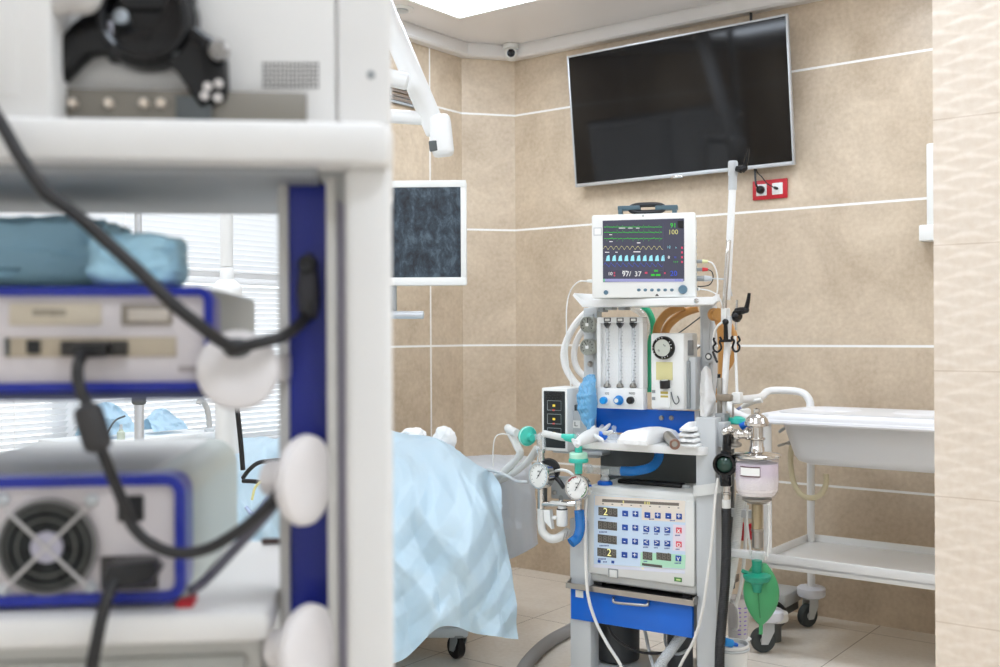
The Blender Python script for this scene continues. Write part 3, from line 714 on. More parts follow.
# ------------------------------------------------------------------ ventilator
vz0, vz1 = zr + .006, C(640, 490, 0).z
vx0, vx1 = C(585.5, 540, 0).x, C(695, 545, 0).x
vn = thing('ventilator', 'white ventilator with light blue button panel sitting on the steel tray', 'ventilator', FC @ Vector(((vx0 + vx1) / 2, .14, vz0)))
B(FC).box((vx0, .012, vz0), (vx1, .29, vz1), .012, 3).build('housing', offw, vn)
B(FC).box((vx0 + .003, .0, vz0 + .03), (vx1 - .003, .02, vz1 - .022), .006).build('front_plate', offw, vn)
k = B(FC); k.box((vx0 + .02, .02, zr - .0035), (vx0 + .05, .05, vz0 + .002)).box((vx1 - .05, .02, zr - .0035), (vx1 - .02, .05, vz0 + .002)).box((vx0 + .02, .24, zr - .0035), (vx0 + .05, .27, vz0 + .002)).box((vx1 - .05, .24, zr - .0035), (vx1 - .02, .27, vz0 + .002)); k.build('rubber_foot', black, vn)
V = lambda zx, zy, y=-.001: C(580 + zx / 4.45, 470 + zy / 4.45, y)
def vr(b, x0, y0, x1, y1, ya=-.002, yb=0, bev=0): return rect(b, 580 + x0 / 4.45, 470 + y0 / 4.45, 580 + x1 / 4.45, 470 + y1 / 4.45, ya, yb, bev)
def vq(b, q, y): return b.add([V(*p, y) for p in q], [(0, 1, 2, 3)])
kpan = vq(B(FC), [(62, 418), (468, 442), (470, 135), (62, 112)], -.0008)
for x, y, w in ((103, 216, 30), (106, 276, 40), (108, 337, 42), (100, 396, 38), (293, 283, 26), (340, 285, 18), (388, 288, 24), (293, 344, 24), (340, 346, 22), (388, 349, 24), (320, 219, 26), (412, 225, 24), (436, 291, 26), (436, 353, 20), (292, 407, 18), (436, 415, 30), (112, 409, 18)):
    for j in range(int(w / 6)): rect(kpan, 580 + (x - w / 2 + j * 6) / 4.45, 470 + (y - 3) / 4.45, 580 + (x - w / 2 + j * 6 + 4) / 4.45, 470 + (y + 3) / 4.45, -.0013, -.001, 0, 1)
pan = kpan.build('control_panel', [mat('panel_pale_blue', (204, 222, 240), .35), mat('panel_lettering', (70, 90, 150), .5)], vn)
vq(B(FC), [(276, 222), (468, 235), (470, 137), (78, 115), (74, 158), (274, 170)], -.001) if 0 else None
cr = mat('panel_cream', (234, 224, 212), .4)
k = B(FC); vq(k, [(66, 157), (468, 181), (470, 136), (66, 114)], -.0011); vq(k, [(274, 222), (468, 234), (468, 181), (274, 168)], -.0011); k.build('pressure_panel', cr, pan)
vq(B(FC), [(412, 358), (468, 362), (470, 246), (414, 242)], -.0011).build('alarm_panel', mat('panel_pink', (232, 222, 232), .4), pan)
vq(B(FC), [(268, 427), (467, 440), (470, 378), (270, 366)], -.0011).build('oxygen_panel', mat('panel_green', (180, 226, 196), .4), pan)
bar = vq(B(FC), [(98, 142), (440, 160), (441, 147), (99, 129)], -.0014).build('pressure_bar', mat('bar_grey', (120, 112, 104), .4), pan)
k = B(FC)
for x in (190, 286, 297, 305): vq(k, [(x, 149 + (x - 190) * .05), (x + 6, 149 + (x - 190) * .05), (x + 6, 136 + (x - 190) * .05), (x, 136 + (x - 190) * .05)], -.0017)
k.build('bar_mark', mat('bar_yellow', (226, 214, 140), .4), bar)
k = B(FC)
for i in range(9): vq(k, [(98 + i * 42, 152 + i * 2.3), (106 + i * 42, 152.5 + i * 2.3), (106 + i * 42, 149 + i * 2.3), (98 + i * 42, 148.5 + i * 2.3)], -.0014)
k.build('bar_number', dgrey, pan)
dism = mat('display_grey', (86, 82, 76), .3); segm = mat('digit_off', (116, 112, 104), .3); lit = emis('digit_lit', (250, 246, 170), 1.1)
def display(x0, y0, x1, y1, nd, on=None):
    d = vr(B(FC), x0, y0, x1, y1).build('display', dism, pan); k = B(FC); w = (x1 - x0) / nd
    for i in range(nd):
        if i == on: B(FC).text('2', .034, txtM(FC, V(x0 + w * (i + .5), (y0 + y1) / 2, -.0026))).build('digit', lit, d)
        else: k.text('8', .03, txtM(FC, V(x0 + w * (i + .5), (y0 + y1) / 2, -.0024)))
    k.build('unlit_digit', segm, d)
display(82, 168, 166, 205, 4, 1); display(80, 230, 164, 266, 4); display(79, 290, 163, 327, 4); display(77, 350, 161, 387, 4, 2); display(279, 365, 321, 400, 2); display(340, 370, 405, 402, 3)
bb = mat('button_blue', (24, 72, 160), .35)
def vbtn(x, y, g='', m=bb, w=12.5):
    b_ = vr(B(FC), x - w, y - w, x + w, y + w, -.0035, 0, .001).build('button', m, pan)
    if g: B(FC).text(g, .026, txtM(FC, V(x, y - 1, -.0038))).build('symbol', paper, b_)
for i, y in enumerate((194, 256, 317, 378)): vbtn(200 - i, y, '-'); vbtn(246 - i, y + 2, '+')
for x, g in ((299, '-'), (345, '+'), (392, '-'), (440, '+')): vbtn(x, 201 + (x - 299) * .045, g)
for y in (263, 323):
    for x in (294, 341, 388): vbtn(x, y + (x - 294) * .05, '<' if x == 294 else '>')
redb = mat('button_red', (226, 84, 100), .35)
vbtn(439, 269, 'x', redb); vbtn(439, 331, 'o', redb); vbtn(437, 394, 'v'); vbtn(84, 407, '', bb, 6); vbtn(145, 410, '', bb, 6)
vr(B(FC), 276, 419, 365, 430, -.002).build('slot', dism, pan)
st = vq(B(FC), [(60, 433), (466, 462), (467, 447), (61, 420)], -.0011).build('indicator_strip', mat('strip_lilac', (222, 224, 236), .35), pan)
vr(B(FC), 274, 435, 284, 443, -.002).build('indicator_lamp', mat('lamp_cream', (244, 236, 200), .3), st)
lb = vr(B(FC), 125, 440, 168, 479, -.003, 0).build('latch', mgrey, vn); vr(B(FC), 131, 446, 163, 479, -.005, 0, .001).build('latch_face', offw, lb)
lg = vr(B(FC), 419, 479, 453, 497, -.0012, 0).build('badge', mat('badge_green', (70, 130, 60), .4), vn); vr(B(FC), 428, 485, 447, 492, -.0018, 0).build('badge_mark', mat('badge_pale', (200, 220, 150), .4), lg)
k = B(FC); k.box((C(617, 481, .1).x, .10, vz1 - .001), (C(681, 481, .1).x, .14, vz1 + .014), .006, 3); hd = k.build('handle', black, vn)
k = B(FC); k.box((C(675, 482, .1).x, .11, vz1 - .001), (C(687, 482, .1).x, .13, vz1 + .009), .003); k.build('handle_tag', lgrey, hd)
k = B(FC).lathe([(.025, 0), (.025, .01), (.02, .014), (0, .014)], (C(605, 485, .05).x, .05, vz1 - .001), UP); k.build('blue_port', blue, vn)
k = B(FC); 
for i in range(8): k.box((vx1 - .001, .10, vz0 + .08 + i * .022), (vx1 + .0008, .22, vz0 + .088 + i * .022))
k.build('side_vent', mgrey, vn)
# ------------------------------------------------------------------ left side of the machine: modules and breathing circuit
p = C(553, 450, .1)
gm = thing('gas_module', 'white gas analyser module with a tall black front and lit keys, left of the machine', 'medical module', FC @ p)
x0, x1 = C(541.5, 420, .1).x, C(567.5, 420, .1).x; za, zb_ = C(553, 451, .1).z, C(553, 388, .1).z
B(FC).box((x0, .1, za), (x1, .27, zb_), .005).build('casing', whitep, gm)
fr = rect(B(FC), 543.5, 391, 565, 448, .098, .104, .006); fr = fr.build('front_panel', mat('module_black', (32, 38, 40), .35), gm)
k = B(FC)
for i in range(5): rect(k, 545.5, 392.5 + i * 1.7, 562, 393.3 + i * 1.7, .0965, .098)
k.build('vent_slot', black, fr)
for i, y in enumerate((405.5, 419, 433)):
    k = B(FC)
    a, c_ = C(547.5, y + 4.5, .097), C(561, y - 4.5, .097); pts = [(a.x, .097, a.z), (c_.x, .097, a.z), (c_.x, .097, c_.z), (a.x, .097, c_.z), (a.x, .097, a.z)]
    k.tube(pts, .0011, seg=6, smooth=False); kf = k.build('key_outline', mat('key_line', (150, 160, 160), .4), fr)
    rect(B(FC), 552.5, y - 1, 555, y + 1.2, .0965, .098).build('key_lamp', emis('lamp_amber', (235, 215, 90), 1), kf)
    rect(B(FC), 552.5, y + 4, 554.5, y + 5.4, .0965, .098).build('key_lamp', emis('lamp_red', (235, 60, 50), 1), kf)
# carrier of the module
solo(B(FC).box((x0 + .01, .16, za - .014), (pl0 + .04, .24, za - .001), .003), 'module_shelf', lgrey, 'grey bracket shelf carrying the black fronted gas module', 'shelf')
gb = thing('water_trap', 'small light grey box with a white lettered label between module and blue bag', 'box', FC @ C(578, 434, .15))
x0, x1, za2, zb2_ = C(571, 423, .14).x, C(588, 423, .14).x, max(C(578, 436, .14).z, zl + .001), C(578, 411, .14).z
B(FC).box((x0, .14, za2), (x1, .22, zb2_), .004).build('casing', lgrey, gb); B(FC).box((x0 + .005, .15, zb2_ - .002), (x0 + .03, .2, zb2_ + .02), .003).build('cap', dgrey, gb)
l_ = rect(B(FC), 572.5, 420.5, 580, 428, .1385, .14).build('label', paper, gb); B(FC).text('L.', .022, txtM(FC, C(576.2, 424.3, .138))).build('lettering', black, l_)

# white corrugated hoses looping left of the column
wh = mat('white_hose', (236, 234, 230), .5)
solo(Hs(B(FC), [(598, 308, .27), (586, 313, .25), (573, 328, .24), (564.5, 348, .24), (565, 365, .24), (573, 380, .24), (584, 391, .24)], .0125, pitch=.005, amp=.05), 'corrugated_hose', wh, 'outer of two white corrugated hoses looping left of the dial gauges', 'hose', 'white hoses beside the dial gauges')
solo(Hs(B(FC), [(598, 316, .3), (589, 323, .28), (578, 338, .28), (574, 354, .28), (577, 368, .28), (586, 377, .28), (598, 380, .28)], .0115, pitch=.005, amp=.05), 'corrugated_hose', wh, 'inner of two white corrugated hoses looping left of the dial gauges', 'hose', 'white hoses beside the dial gauges')

# sheets: crumpled film helper
def film(rows, nu=70, nv=60, amp=.02, freq=5, seed=0, dirn=(0, -1, .3), thick=.0012, aniso=(1, 1, 1), sharp_=False):
    """a sheet through a lattice of points, creased"""
    R_ = [spline(r, 12) for r in rows]; R_ = [resample(r, max(1e-4, sum((r[i + 1] - r[i]).length for i in range(len(r) - 1)) / nu)) for r in R_]
    n = min(len(r) for r in R_); cols = []
    for i in range(n):
        c_ = spline([r[i] for r in R_], 14); L_ = sum((c_[j + 1] - c_[j]).length for j in range(len(c_) - 1)); c_ = resample(c_, L_ / nv); cols.append(c_)
    m_ = min(len(c_) for c_ in cols); vs = []; dv = Vector(dirn).normalized(); sd = Vector((seed * 3.7, seed * 1.3, seed * 5.1))
    for i in range(n):
        for j in range(m_):
            q = cols[i][j]; s_ = Vector((q.x * aniso[0], q.y * aniso[1], q.z * aniso[2])) * freq + sd
            w = 1
            d = amp * ((.5 - abs(noise.noise(s_)) * 2.2) + .5 * (.5 - abs(noise.noise(s_ * 2.1 + sd)) * 2.2) + .22 * (.5 - abs(noise.noise(s_ * 4.7)) * 2))
            if sharp_:
                rr_ = random.Random(seed); d = 0; wp = Vector((noise.noise(q * 3.1 + sd), noise.noise(q * 3.1 - sd), noise.noise(q * 2.7 + sd * 2))) * .07
                for i_ in range(9):
                    th = rr_.uniform(-1.0, .8); fr_ = (1.5, 2.1, 2.7, 3.6, 4.6, 6.2, 8.5, 11, 14)[i_]; a2 = amp * .8 * (2.0 / (fr_ + .4)) ** 1.15; fr_ *= freq / 2.6
                    if i_ % 3 == 2: th += 1.2
                    p_ = q + wp; x_ = (p_.x * math.cos(th) + p_.z * math.sin(th) + p_.y * rr_.uniform(-.5, .5)) * fr_ + rr_.uniform(0, 1)
                    m2 = .35 + .65 * max(0, noise.noise(q * 2.2 + Vector((i_ * 7.1, seed, 0))) * 1.6 + .5)
                    d += a2 * m2 * (abs((x_ % 1) - .5) * 4 - 1)
            vs.append(q + dv * d * w)
    fs = [(i * m_ + j, i * m_ + j + 1, (i + 1) * m_ + j + 1, (i + 1) * m_ + j) for i in range(n - 1) for j in range(m_ - 1)]
    b = B(); b.add(vs, fs); N_ = len(vs)
    b.add([v - dv * thick for v in vs], [f[::-1] for f in fs])
    rim = [i * m_ for i in range(n)] + [(n - 1) * m_ + j for j in range(1, m_)] + [i * m_ + m_ - 1 for i in range(n - 2, -1, -1)] + [j for j in range(m_ - 2, 0, -1)]
    b.f += [(rim[i], rim[(i + 1) % len(rim)], rim[(i + 1) % len(rim)] + N_, rim[i] + N_) for i in range(len(rim))]; b.m += [0] * len(rim)
    return b
FCd = FC.to_3x3() @ Vector((0, -1, .2))
def Cw(px, py, y): return FC @ C(px, py, y)
# blue bag hanging beside the flowmeters
bagm = clear('blue_bag_film', (120, 190, 232), .66, .3)
solo(film([[Cw(578, 388, .13), Cw(583, 378, .12), Cw(590, 374, .12), Cw(596, 375, .125)], [Cw(577, 400, .11), Cw(583, 395, .09), Cw(590, 393, .09), Cw(597, 392, .12)], [Cw(579, 414, .10), Cw(584, 412, .085), Cw(590, 412, .09), Cw(596, 411, .12)], [Cw(586, 428, .09), Cw(589, 427, .085), Cw(592, 426, .09), Cw(595, 424, .12)], [Cw(591, 434, .085), Cw(592, 434, .08), Cw(593.5, 433, .085), Cw(595, 432, .1)]], 60, 90, .012, 22, 1, FCd, sharp_=True), 'blue_bag', bagm, 'crumpled translucent blue plastic bag hanging left of the flowmeter block', 'bag')
glovem = cloth('white_glove', (240, 240, 238), .25, .5, .2, 90)
# white glove: palm and five fingers lying on the tray
gl = thing('rubber_glove', 'limp white rubber glove lying at the blue end of the tray', 'glove', FC @ C(590, 441, .05))
zt_ = zl + .002
def on_tray(px, py, dz=.01):   # a point a little above the tray seen at a pixel
    return hit(FC, px, py, zt_ + dz, 2)
k = B(FC); P_ = [on_tray(576, 443, .012), on_tray(586, 438, .018), on_tray(595, 434, .02), on_tray(601, 431, .02)]
k.sweep(spline(P_, 6), [.010 + .012 * math.sin(PI * i / 18) for i in range(19)], 14)
for q in ([(600, 432), (606, 428), (610, 424)], [(599, 431), (604, 424), (607, 419)], [(598, 433), (607, 433), (612, 431)], [(594, 435), (600, 439), (603, 441)], [(590, 436), (592, 430), (595, 426)]):
    pts = [on_tray(a, b_, .018 + .012 * i) for i, (a, b_) in enumerate(q)]; k.sweep(spline(pts, 5), [.0075, .0078, .0076, .0074, .0073, .0072, .007, .0066, .006, .005, .003], 10)
k.build('glove_body', glovem, gl)
B(FC).tube([on_tray(573, 440, .012), on_tray(577, 446, .012), on_tray(580, 441, .024)], .006).build('cuff', glovem, gl)
# cap, connector, cloths and metal handle on the tray
t = thing('syringe_cap', 'small bright blue cap lying on the tray beside the white glove', 'cap', FC @ on_tray(601.5, 438, 0))
c = on_tray(601.5, 436, .016); B(FC).cyl(c + Vector((-.014, .01, 0)), c + Vector((.014, -.008, 0)), .015, .013, bev=.003).build('cap_body', blue, t); B(FC).cyl(c + Vector((.013, -.0075, 0)), c + Vector((.024, -.0145, 0)), .006).build('nozzle', blue, t)
t = thing('clear_connector', 'clear plastic mask connector between blue cap and white cloth on the tray', 'connector', FC @ on_tray(612, 438, 0))
c = on_tray(612, 439, .0); B(FC).lathe([(.018, 0), (.019, .012), (.015, .024), (.008, .03), (.008, .045), (.006, .045)], c, (.3, -.2, 1)).build('connector_body', clr, t)
clothm = mat('white_cloth', (244, 244, 242), .8, bump=.5, bscale=130)
def cloth_pad(name, label_, px0, px1, pyf, pyb, h_, seed, folds=3):
    """folded gauze: a stack of soft layers with wavy edges"""
    a, c_ = on_tray(px0, pyf, 0), on_tray(px1, pyf, 0); back = on_tray((px0 + px1) / 2, pyb, 0).y
    nx_, ny_ = 30, 16; b = B(FC)
    for l in range(folds):
        z0_, z1_ = zl + .001 + h_ * l / folds, zl + h_ * (l + .92) / folds; vs = []; ins = .004 * l
        for s_ in (0, 1):
            for i in range(nx_ + 1):
                for j in range(ny_ + 1):
                    u, v = i / nx_, j / ny_
                    x = a.x + ins + (c_.x - a.x - 2 * ins) * u + .004 * noise.noise(Vector((v * 4, l * 2 + seed, 0))); y = a.y + ins * .5 + (back - a.y) * v + .006 * noise.noise(Vector((u * 5, l * 3 + seed, 2)))
                    ed = min(1, 6 * min(u, 1 - u), 6 * min(v, 1 - v)); top = z0_ + (z1_ - z0_) * (.35 + .65 * ed ** .5) + .35 * h_ * (ed) * (noise.noise(Vector((u * 2.6 + seed, v * 2, l * .6)))) * (1 if l else .4)
                    vs.append((x, y, top if s_ else z0_ if l == 0 else z0_ - .002))
        m_ = (nx_ + 1) * (ny_ + 1); I = lambda i, j, s_: s_ * m_ + i * (ny_ + 1) + j; fs = []
        for i in range(nx_):
            for j in range(ny_): fs += [(I(i, j, 1), I(i + 1, j, 1), I(i + 1, j + 1, 1), I(i, j + 1, 1)), (I(i, j, 0), I(i, j + 1, 0), I(i + 1, j + 1, 0), I(i + 1, j, 0))]
        for i in range(nx_): fs += [(I(i, 0, 0), I(i + 1, 0, 0), I(i + 1, 0, 1), I(i, 0, 1)), (I(i, ny_, 0), I(i, ny_, 1), I(i + 1, ny_, 1), I(i + 1, ny_, 0))]
        for j in range(ny_): fs += [(I(0, j, 0), I(0, j, 1), I(0, j + 1, 1), I(0, j + 1, 0)), (I(nx_, j, 0), I(nx_, j + 1, 0), I(nx_, j + 1, 1), I(nx_, j, 1))]
        b.add(vs, fs)
    return solo(b, name, clothm, label_, 'cloth', 'white cloths on the tray')
cloth_pad('gauze_cloth', 'loose heap of white gauze in the middle of the tray', 617, 655, 443.5, 436, .045, 3, 1)
cloth_pad('gauze_cloth', 'folded white gauze stack at the right end of the tray by the metal handle', 675, 701, 446, 436, .066, 8, 4)
t = thing('laryngoscope_handle', 'ribbed steel laryngoscope handle lying on the tray beside folded gauze', 'handle', FC @ on_tray(672, 444, 0))
a, c_ = on_tray(668, 436, .017), on_tray(674.5, 444, .017); d = (c_ - a).normalized()
B(FC).lathe([(.012, 0)] + [(.0155 if i % 2 else .0168, .004 + i * .0028) for i in range(int((c_ - a).length / .0028))] + [(.014, (c_ - a).length + .006)], a, d, 20).build('grip', steel, t)
B(FC).lathe([(.016, 0), (.0165, .008), (.0155, .012), (.010, .0122), (.008, .004), (0, .004)], c_, d, 20).build('end_cap', mat('bronze_metal', (150, 118, 104), .3, metal=.8), t)

# under the tray: blue hose and clear connector
solo(Hs(B(FC), [(621, 471, .03), (634, 471, .04), (646, 469, .06), (654, 465, .09), (658.5, 458, .12), (659.5, 449, .14)], .0155, pitch=.0045, amp=.03), 'blue_hose', skyb, 'translucent blue hose curving under the tray above the ventilator', 'hose')
t = thing('flow_sensor', 'clear plastic elbow connector standing in the blue port of the ventilator', 'connector', FC @ C(605, 484, .05))
k = B(FC); T(k, [(588, 469, .04), (600, 470, .045), (612, 471, .04), (622, 471, .03)], .015); k.ball(C(588, 468.5, .04), .0175); k.build('connector_tube', clr, t)
c = C(605, 485, .05); k = B(FC); k.lathe([(.013, .012), (.015, .02), (.010, .03), (.014, .036), (.013, .05)], (c.x, c.y, vz1), UP); k.build('connector_foot', frost, t)

# pressure gauges and pipework at the left
def gauge(px, py, rpx, y, name, label_, ang, facec, arc=False):
    c = C(px, py, y); R_ = rpx * S * 1.06
    t = thing(name, label_, 'gauge', FC @ c)
    ax = Vector((-.25, -1, .06)).normalized() if arc is False else Vector((.1, -1, .15)).normalized()
    u = ax.cross(Vector((0, 0, 1))).normalized() * -1; u = Vector((0, 0, 1)).cross(ax).normalized() * 1; w = ax.cross(u).normalized()
    if w.z < 0: w = -w
    if u.x < 0: u = -u
    B(FC).lathe([(R_ * .5, -.03), (R_ * .95, -.026), (R_, 0), (R_ * 1.02, .006), (R_ * .97, .010), (R_ * .88, .010), (R_ * .87, .005)], c, ax, 36).build('case', chrome, t)
    f = B(FC).lathe([(R_ * .88, .004), (R_ * .88, .006), (0, .006)], c, ax, 36).build('dial', mat(name + '_face', facec, .35), t)
    k = B(FC); o_ = c + ax * .0066
    for i in range(13):
        a = math.radians(-50 + 280 * i / 12); dd = u * math.cos(a) + w * math.sin(a); k.strip([o_ + dd * R_ * .68, o_ + dd * R_ * .8], .0016, (-u * math.sin(a) + w * math.cos(a)))
    k.text('kPa', .008, txtM(FC, o_ + w * R_ * .3, u, w)); k.build('scale', dgrey, f)
    if arc:
        for a0, a1, m in ((-60, 10, mat('arc_green', (60, 140, 80), .4)), (95, 150, mat('arc_red', (190, 60, 60), .4))):
            k = B(FC); n = 12; P1 = []
            for i in range(n + 1):
                a = math.radians(a0 + (a1 - a0) * i / n); dd = u * math.cos(a) + w * math.sin(a); P1 += [o_ + dd * R_ * .78, o_ + dd * R_ * .86]
            k.add(P1, [(2 * i, 2 * i + 2, 2 * i + 3, 2 * i + 1) for i in range(n)]); k.build('dial_arc', m, f)
    dd = u * math.cos(ang) + w * math.sin(ang); nn = -u * math.sin(ang) + w * math.cos(ang)
    nd = B(FC).strip([o_ + ax * .001 - dd * R_ * .3, o_ + ax * .001 + dd * R_ * .7], .002, nn).build('needle', black, t)
    B(FC).lathe([(.003, .001), (.003, .0025), (0, .0025)], o_, ax, 10).build('needle_hub', black, nd)
    return t
gauge(540, 475.5, 13.2, -.07, 'pressure_gauge', 'chrome rimmed pressure gauge nearer the operating table, on the upright pipe', .95, (236, 236, 230))
gauge(577.5, 487.5, 12.2, -.07, 'pressure_gauge', 'chrome rimmed pressure gauge with green and red arcs touching the ventilator', 1.1, (240, 240, 236), True)
mf = thing('breathing_manifold', 'chrome pipe frame with white valve body left of the ventilator', 'pipework', FC @ C(560, 527, -.04))
k = B(FC); k.cyl(C(541, 450, -.04), C(541, 512, -.04), .0115, bev=.001); k.build('pipe', chrome, mf)
B(FC).lathe([(.0135, 0), (.0135, .022), (.0105, .03)], C(541, 464, -.04), UP).build('pipe_collar', chrome, mf)
B(FC).cyl(C(541, 504, -.04), C(581, 504, -.04), .0085, bev=.001).build('pipe', chrome, mf)
B(FC).cyl(C(578.5, 497, -.04), C(578.5, 514, -.04), .0115, bev=.001).build('pipe', chrome, mf)
B(FC).cyl(C(545.5, 486, -.01), C(545.5, 504, -.01), .006).build('pipe', dgrey, mf)
k = B(FC); a, c_ = C(550, 501, -.045), C(574, 505, -.045); k.box((a.x, -.052, c_.z - .004), (c_.x, -.03, a.z), .003); k.build('cross_plate', whitep, mf)
k = B(FC); k.cyl(C(562, 509, -.04), C(562, 526, -.04), .0185, bev=.004); k.cyl(C(562, 506, -.04), C(562, 510, -.04), .014); vb = k.build('valve_body', whitep, mf)
k = B(FC); k.ring(C(562, 509, -.04), UP, .0165, .0022); k.build('valve_seal', black, vb)
k = B(FC); k.prism([(C(551, 508, 0).x, C(551, 508, 0).z), (C(557, 508, 0).x, C(557, 508, 0).z), (C(559, 527, 0).x, C(559, 527, 0).z), (C(552, 519, 0).x, C(552, 519, 0).z)], 1, -.05, -.03); k.lathe([(.007, 0), (.007, .01), (.004, .014), (0, .014)], C(555, 517.5, -.05), FR, 12); k.build('valve_lever', whitep, vb)
# bracket from the pipe frame to the machine post
k = B(FC); a, c_ = C(549, 499, .0), C(583, 483, .0); k.box((C(550, 490, 0).x, .005, C(560, 499.5, 0).z), (pl0 + .03, .03, C(560, 477, 0).z), .004); bk = k.build('mount_plate', lgrey, mf)
B(FC).lathe([(.008, 0), (.008, .004), (0, .006)], C(554.5, 492.5, .004), FR, 12).build('mount_bolt', steel, bk)
B(FC).cyl(C(561, 503, -.035), C(561, 497, .01), .008).build('stay', chrome, mf)
# black knob and lever behind the first gauge
t = thing('valve_handwheel', 'round black handwheel with a lever between the two pressure gauges', 'valve', FC @ C(550, 470, -.03))
B(FC).lathe([(.02, -.012), (.036, -.010), (.04, 0), (.036, .012), (.02, .012)], C(548.5, 470, -.035), (.55, -1, 0), 28).build('wheel', black, t)
k = B(FC); T(k, [(553, 475, -.04), (559, 481, -.045), (564, 488, -.045)], .0075); k.build('lever', black, t)
solo(T(B(FC), [(555, 471, -.03), (562, 470, -.05), (569, 472, -.055), (574, 476, -.06)], .005), 'gauge_tube', whitep, 'short white tube bowed over to the gauge with coloured arcs', 'tube')
# glass elbows, filters and hoses
t = thing('glass_elbow', 'clear plastic elbow standing on the upright chrome pipe', 'connector', FC @ C(541, 451, -.04))
B(FC).lathe([(.0125, 0), (.0155, .004), (.0155, .05), (.013, .06), (.006, .066)], C(541.2, 452, -.04), UP).build('elbow_tube', clr, t)
T(B(FC), [(541, 437, -.04), (534, 437, -.04)], .010).build('side_arm', clr, t)
B(FC).cyl(C(541, 452.5, -.04), C(541, 449, -.04), .0145).build('foot_ring', chrome, t)
t = thing('breathing_filter', 'turquoise disc breathing filter at the end of the white mask hose', 'filter', FC @ C(528, 436, -.04))
c = C(527.5, 436, -.045); ax = (C(534, 437.5, -.05) - C(516, 431, .0)).normalized()
B(FC).lathe([(.008, -.035), (.012, -.034), (.016, -.014), (.030, -.012), (.033, -.006), (.033, .003)], c, ax, 32).build('rear_shell', teal, t)
B(FC).lathe([(.033, .003), (.0315, .008), (.024, .012), (.014, .015), (.012, .03), (.010, .03)], c, ax, 32).build('front_shell', tealc, t)
B(FC).lathe([(.0335, -.001), (.0345, .001), (.0345, .003), (.0335, .005)], c, ax, 32).build('rim', mat('pale_teal', (160, 232, 216), .4), t)
solo(T(B(FC), [(517, 433, .0), (511, 430, .02), (508, 428, .04), (511, 434, .045), (517, 446, .03), (520, 454, .03), (512, 464, .05), (500, 475, .08), (489, 481, .12)], .0135, n=10, seg=14), 'mask_hose', frost, 'white hose curling behind the turquoise disc filter to the plastic sheet', 'hose', 'frosted hoses to the operating table')
solo(T(B(FC), [(537, 448, .02), (530, 459, .03), (519, 469, .05), (507, 477, .08), (494, 483, .12)], .0125, n=10, seg=14), 'mask_hose', frost, 'white hose running from the clear elbow down to the plastic sheet', 'hose', 'frosted hoses to the operating table')
solo(T(B(FC), [(510, 435, .02), (501, 434, .02), (495, 438, .03), (493, 452, .05), (493, 466, .08)], .0022), 'sample_line', whitep, 'hair-thin white sample line arching left of the turquoise disc filter', 'tube')
solo(T(B(FC), [(528, 482, -.06), (517, 481, -.03), (505, 475, .02), (490, 470, .06), (475, 469, .09), (462, 470, .12)], .0055), 'pressure_line', lgrey, 'grey pressure line from the gauge across to the drape', 'tube')
solo(T(B(FC), [(544, 433.5, -.045), (551, 435, -.05), (560, 437, -.05), (566, 438, -.05)], .0115), 'bridge_hose', frost, 'short frosted hose bridging the clear elbow and turquoise cone', 'hose')
t = thing('filter_elbow', 'turquoise and clear elbow with ribbed filter standing in front of the tray', 'filter', FC @ C(578.5, 472, -.05))
a, c_ = C(562, 437, -.05), C(575, 438.5, -.05)
B(FC).cyl(a, c_, .011, .015, bev=.002).build('cone', teal, t)
k = B(FC); k.ball(C(578.5, 437, -.05), .0155); k.cyl(C(578.5, 438, -.05), C(578.5, 446, -.05), .0135); k.build('dome', clr, t)
B(FC).cyl(C(578.5, 443, -.05), C(578.5, 454, -.05), .012, .013).build('neck', tealc, t)
B(FC).lathe([(.012, .0), (.030, .002), (.0325, .006), (.0325, .012), (.030, .016)], C(578.5, 463, -.05), UP, 32).build('filter_base', teal, t)
B(FC).lathe([(.029, 0), (.030, .002), (.030, .018), (.026, .022), (.012, .022)], C(578.5, 459, -.05), UP, 32).build('filter_lid', mat('mint_plastic', (190, 240, 214), .4), t)
B(FC).cyl(C(578.5, 462.5, -.05), C(578.5, 473.5, -.05), .0135, .0125).build('spigot', tealc, t)
solo(T(B(FC), [(578.5, 472, -.05), (578.5, 480, -.04), (578.5, 490, -.035), (578.5, 498, -.04)], .0115), 'riser_tube', clr, 'clear riser tube between ribbed filter and the coloured gauge', 'tube')
solo(Hs(B(FC), [(541.5, 509, -.04), (541.5, 524, -.04), (543, 532, -.04), (549, 538, -.035), (556, 538.5, -.03), (563, 535, -.02), (568, 531, -.0)], .0145, pitch=.004, amp=.02), 'frosted_hose', frost, 'frosted hose bent in a U below the upright chrome pipe', 'hose')
solo(Hs(B(FC), [(579, 510, -.04), (580, 520, -.04), (580, 529, -.042), (577, 538, -.05), (571, 543, -.07)], .0165, pitch=.0045, amp=.03), 'blue_hose', skyb, 'translucent blue elbow hose beside the lower left of the ventilator', 'hose')
solo(B(FC).tube([C(565, 533, -.05), C(563, 541, -.05)], .002).tube([C(568, 531, -.05), C(566, 538, -.05)], .002), 'spring_clip', steel, 'small wire clip hanging between frosted hose and blue hose', 'clip')
whc = mat('white_cable', (226, 224, 218), .45)
solo(T(B(FC), [(586, 498, -.02), (585, 525, -.03), (585.5, 560, -.04), (588, 595, -.05), (596, 622, -.05), (608, 645, -.05), (622, 668, -.05), (632, 700, -.04)], .0055), 'drain_tube', whc, 'white tube hanging over the left edge of the ventilator and blue drawer', 'tube')

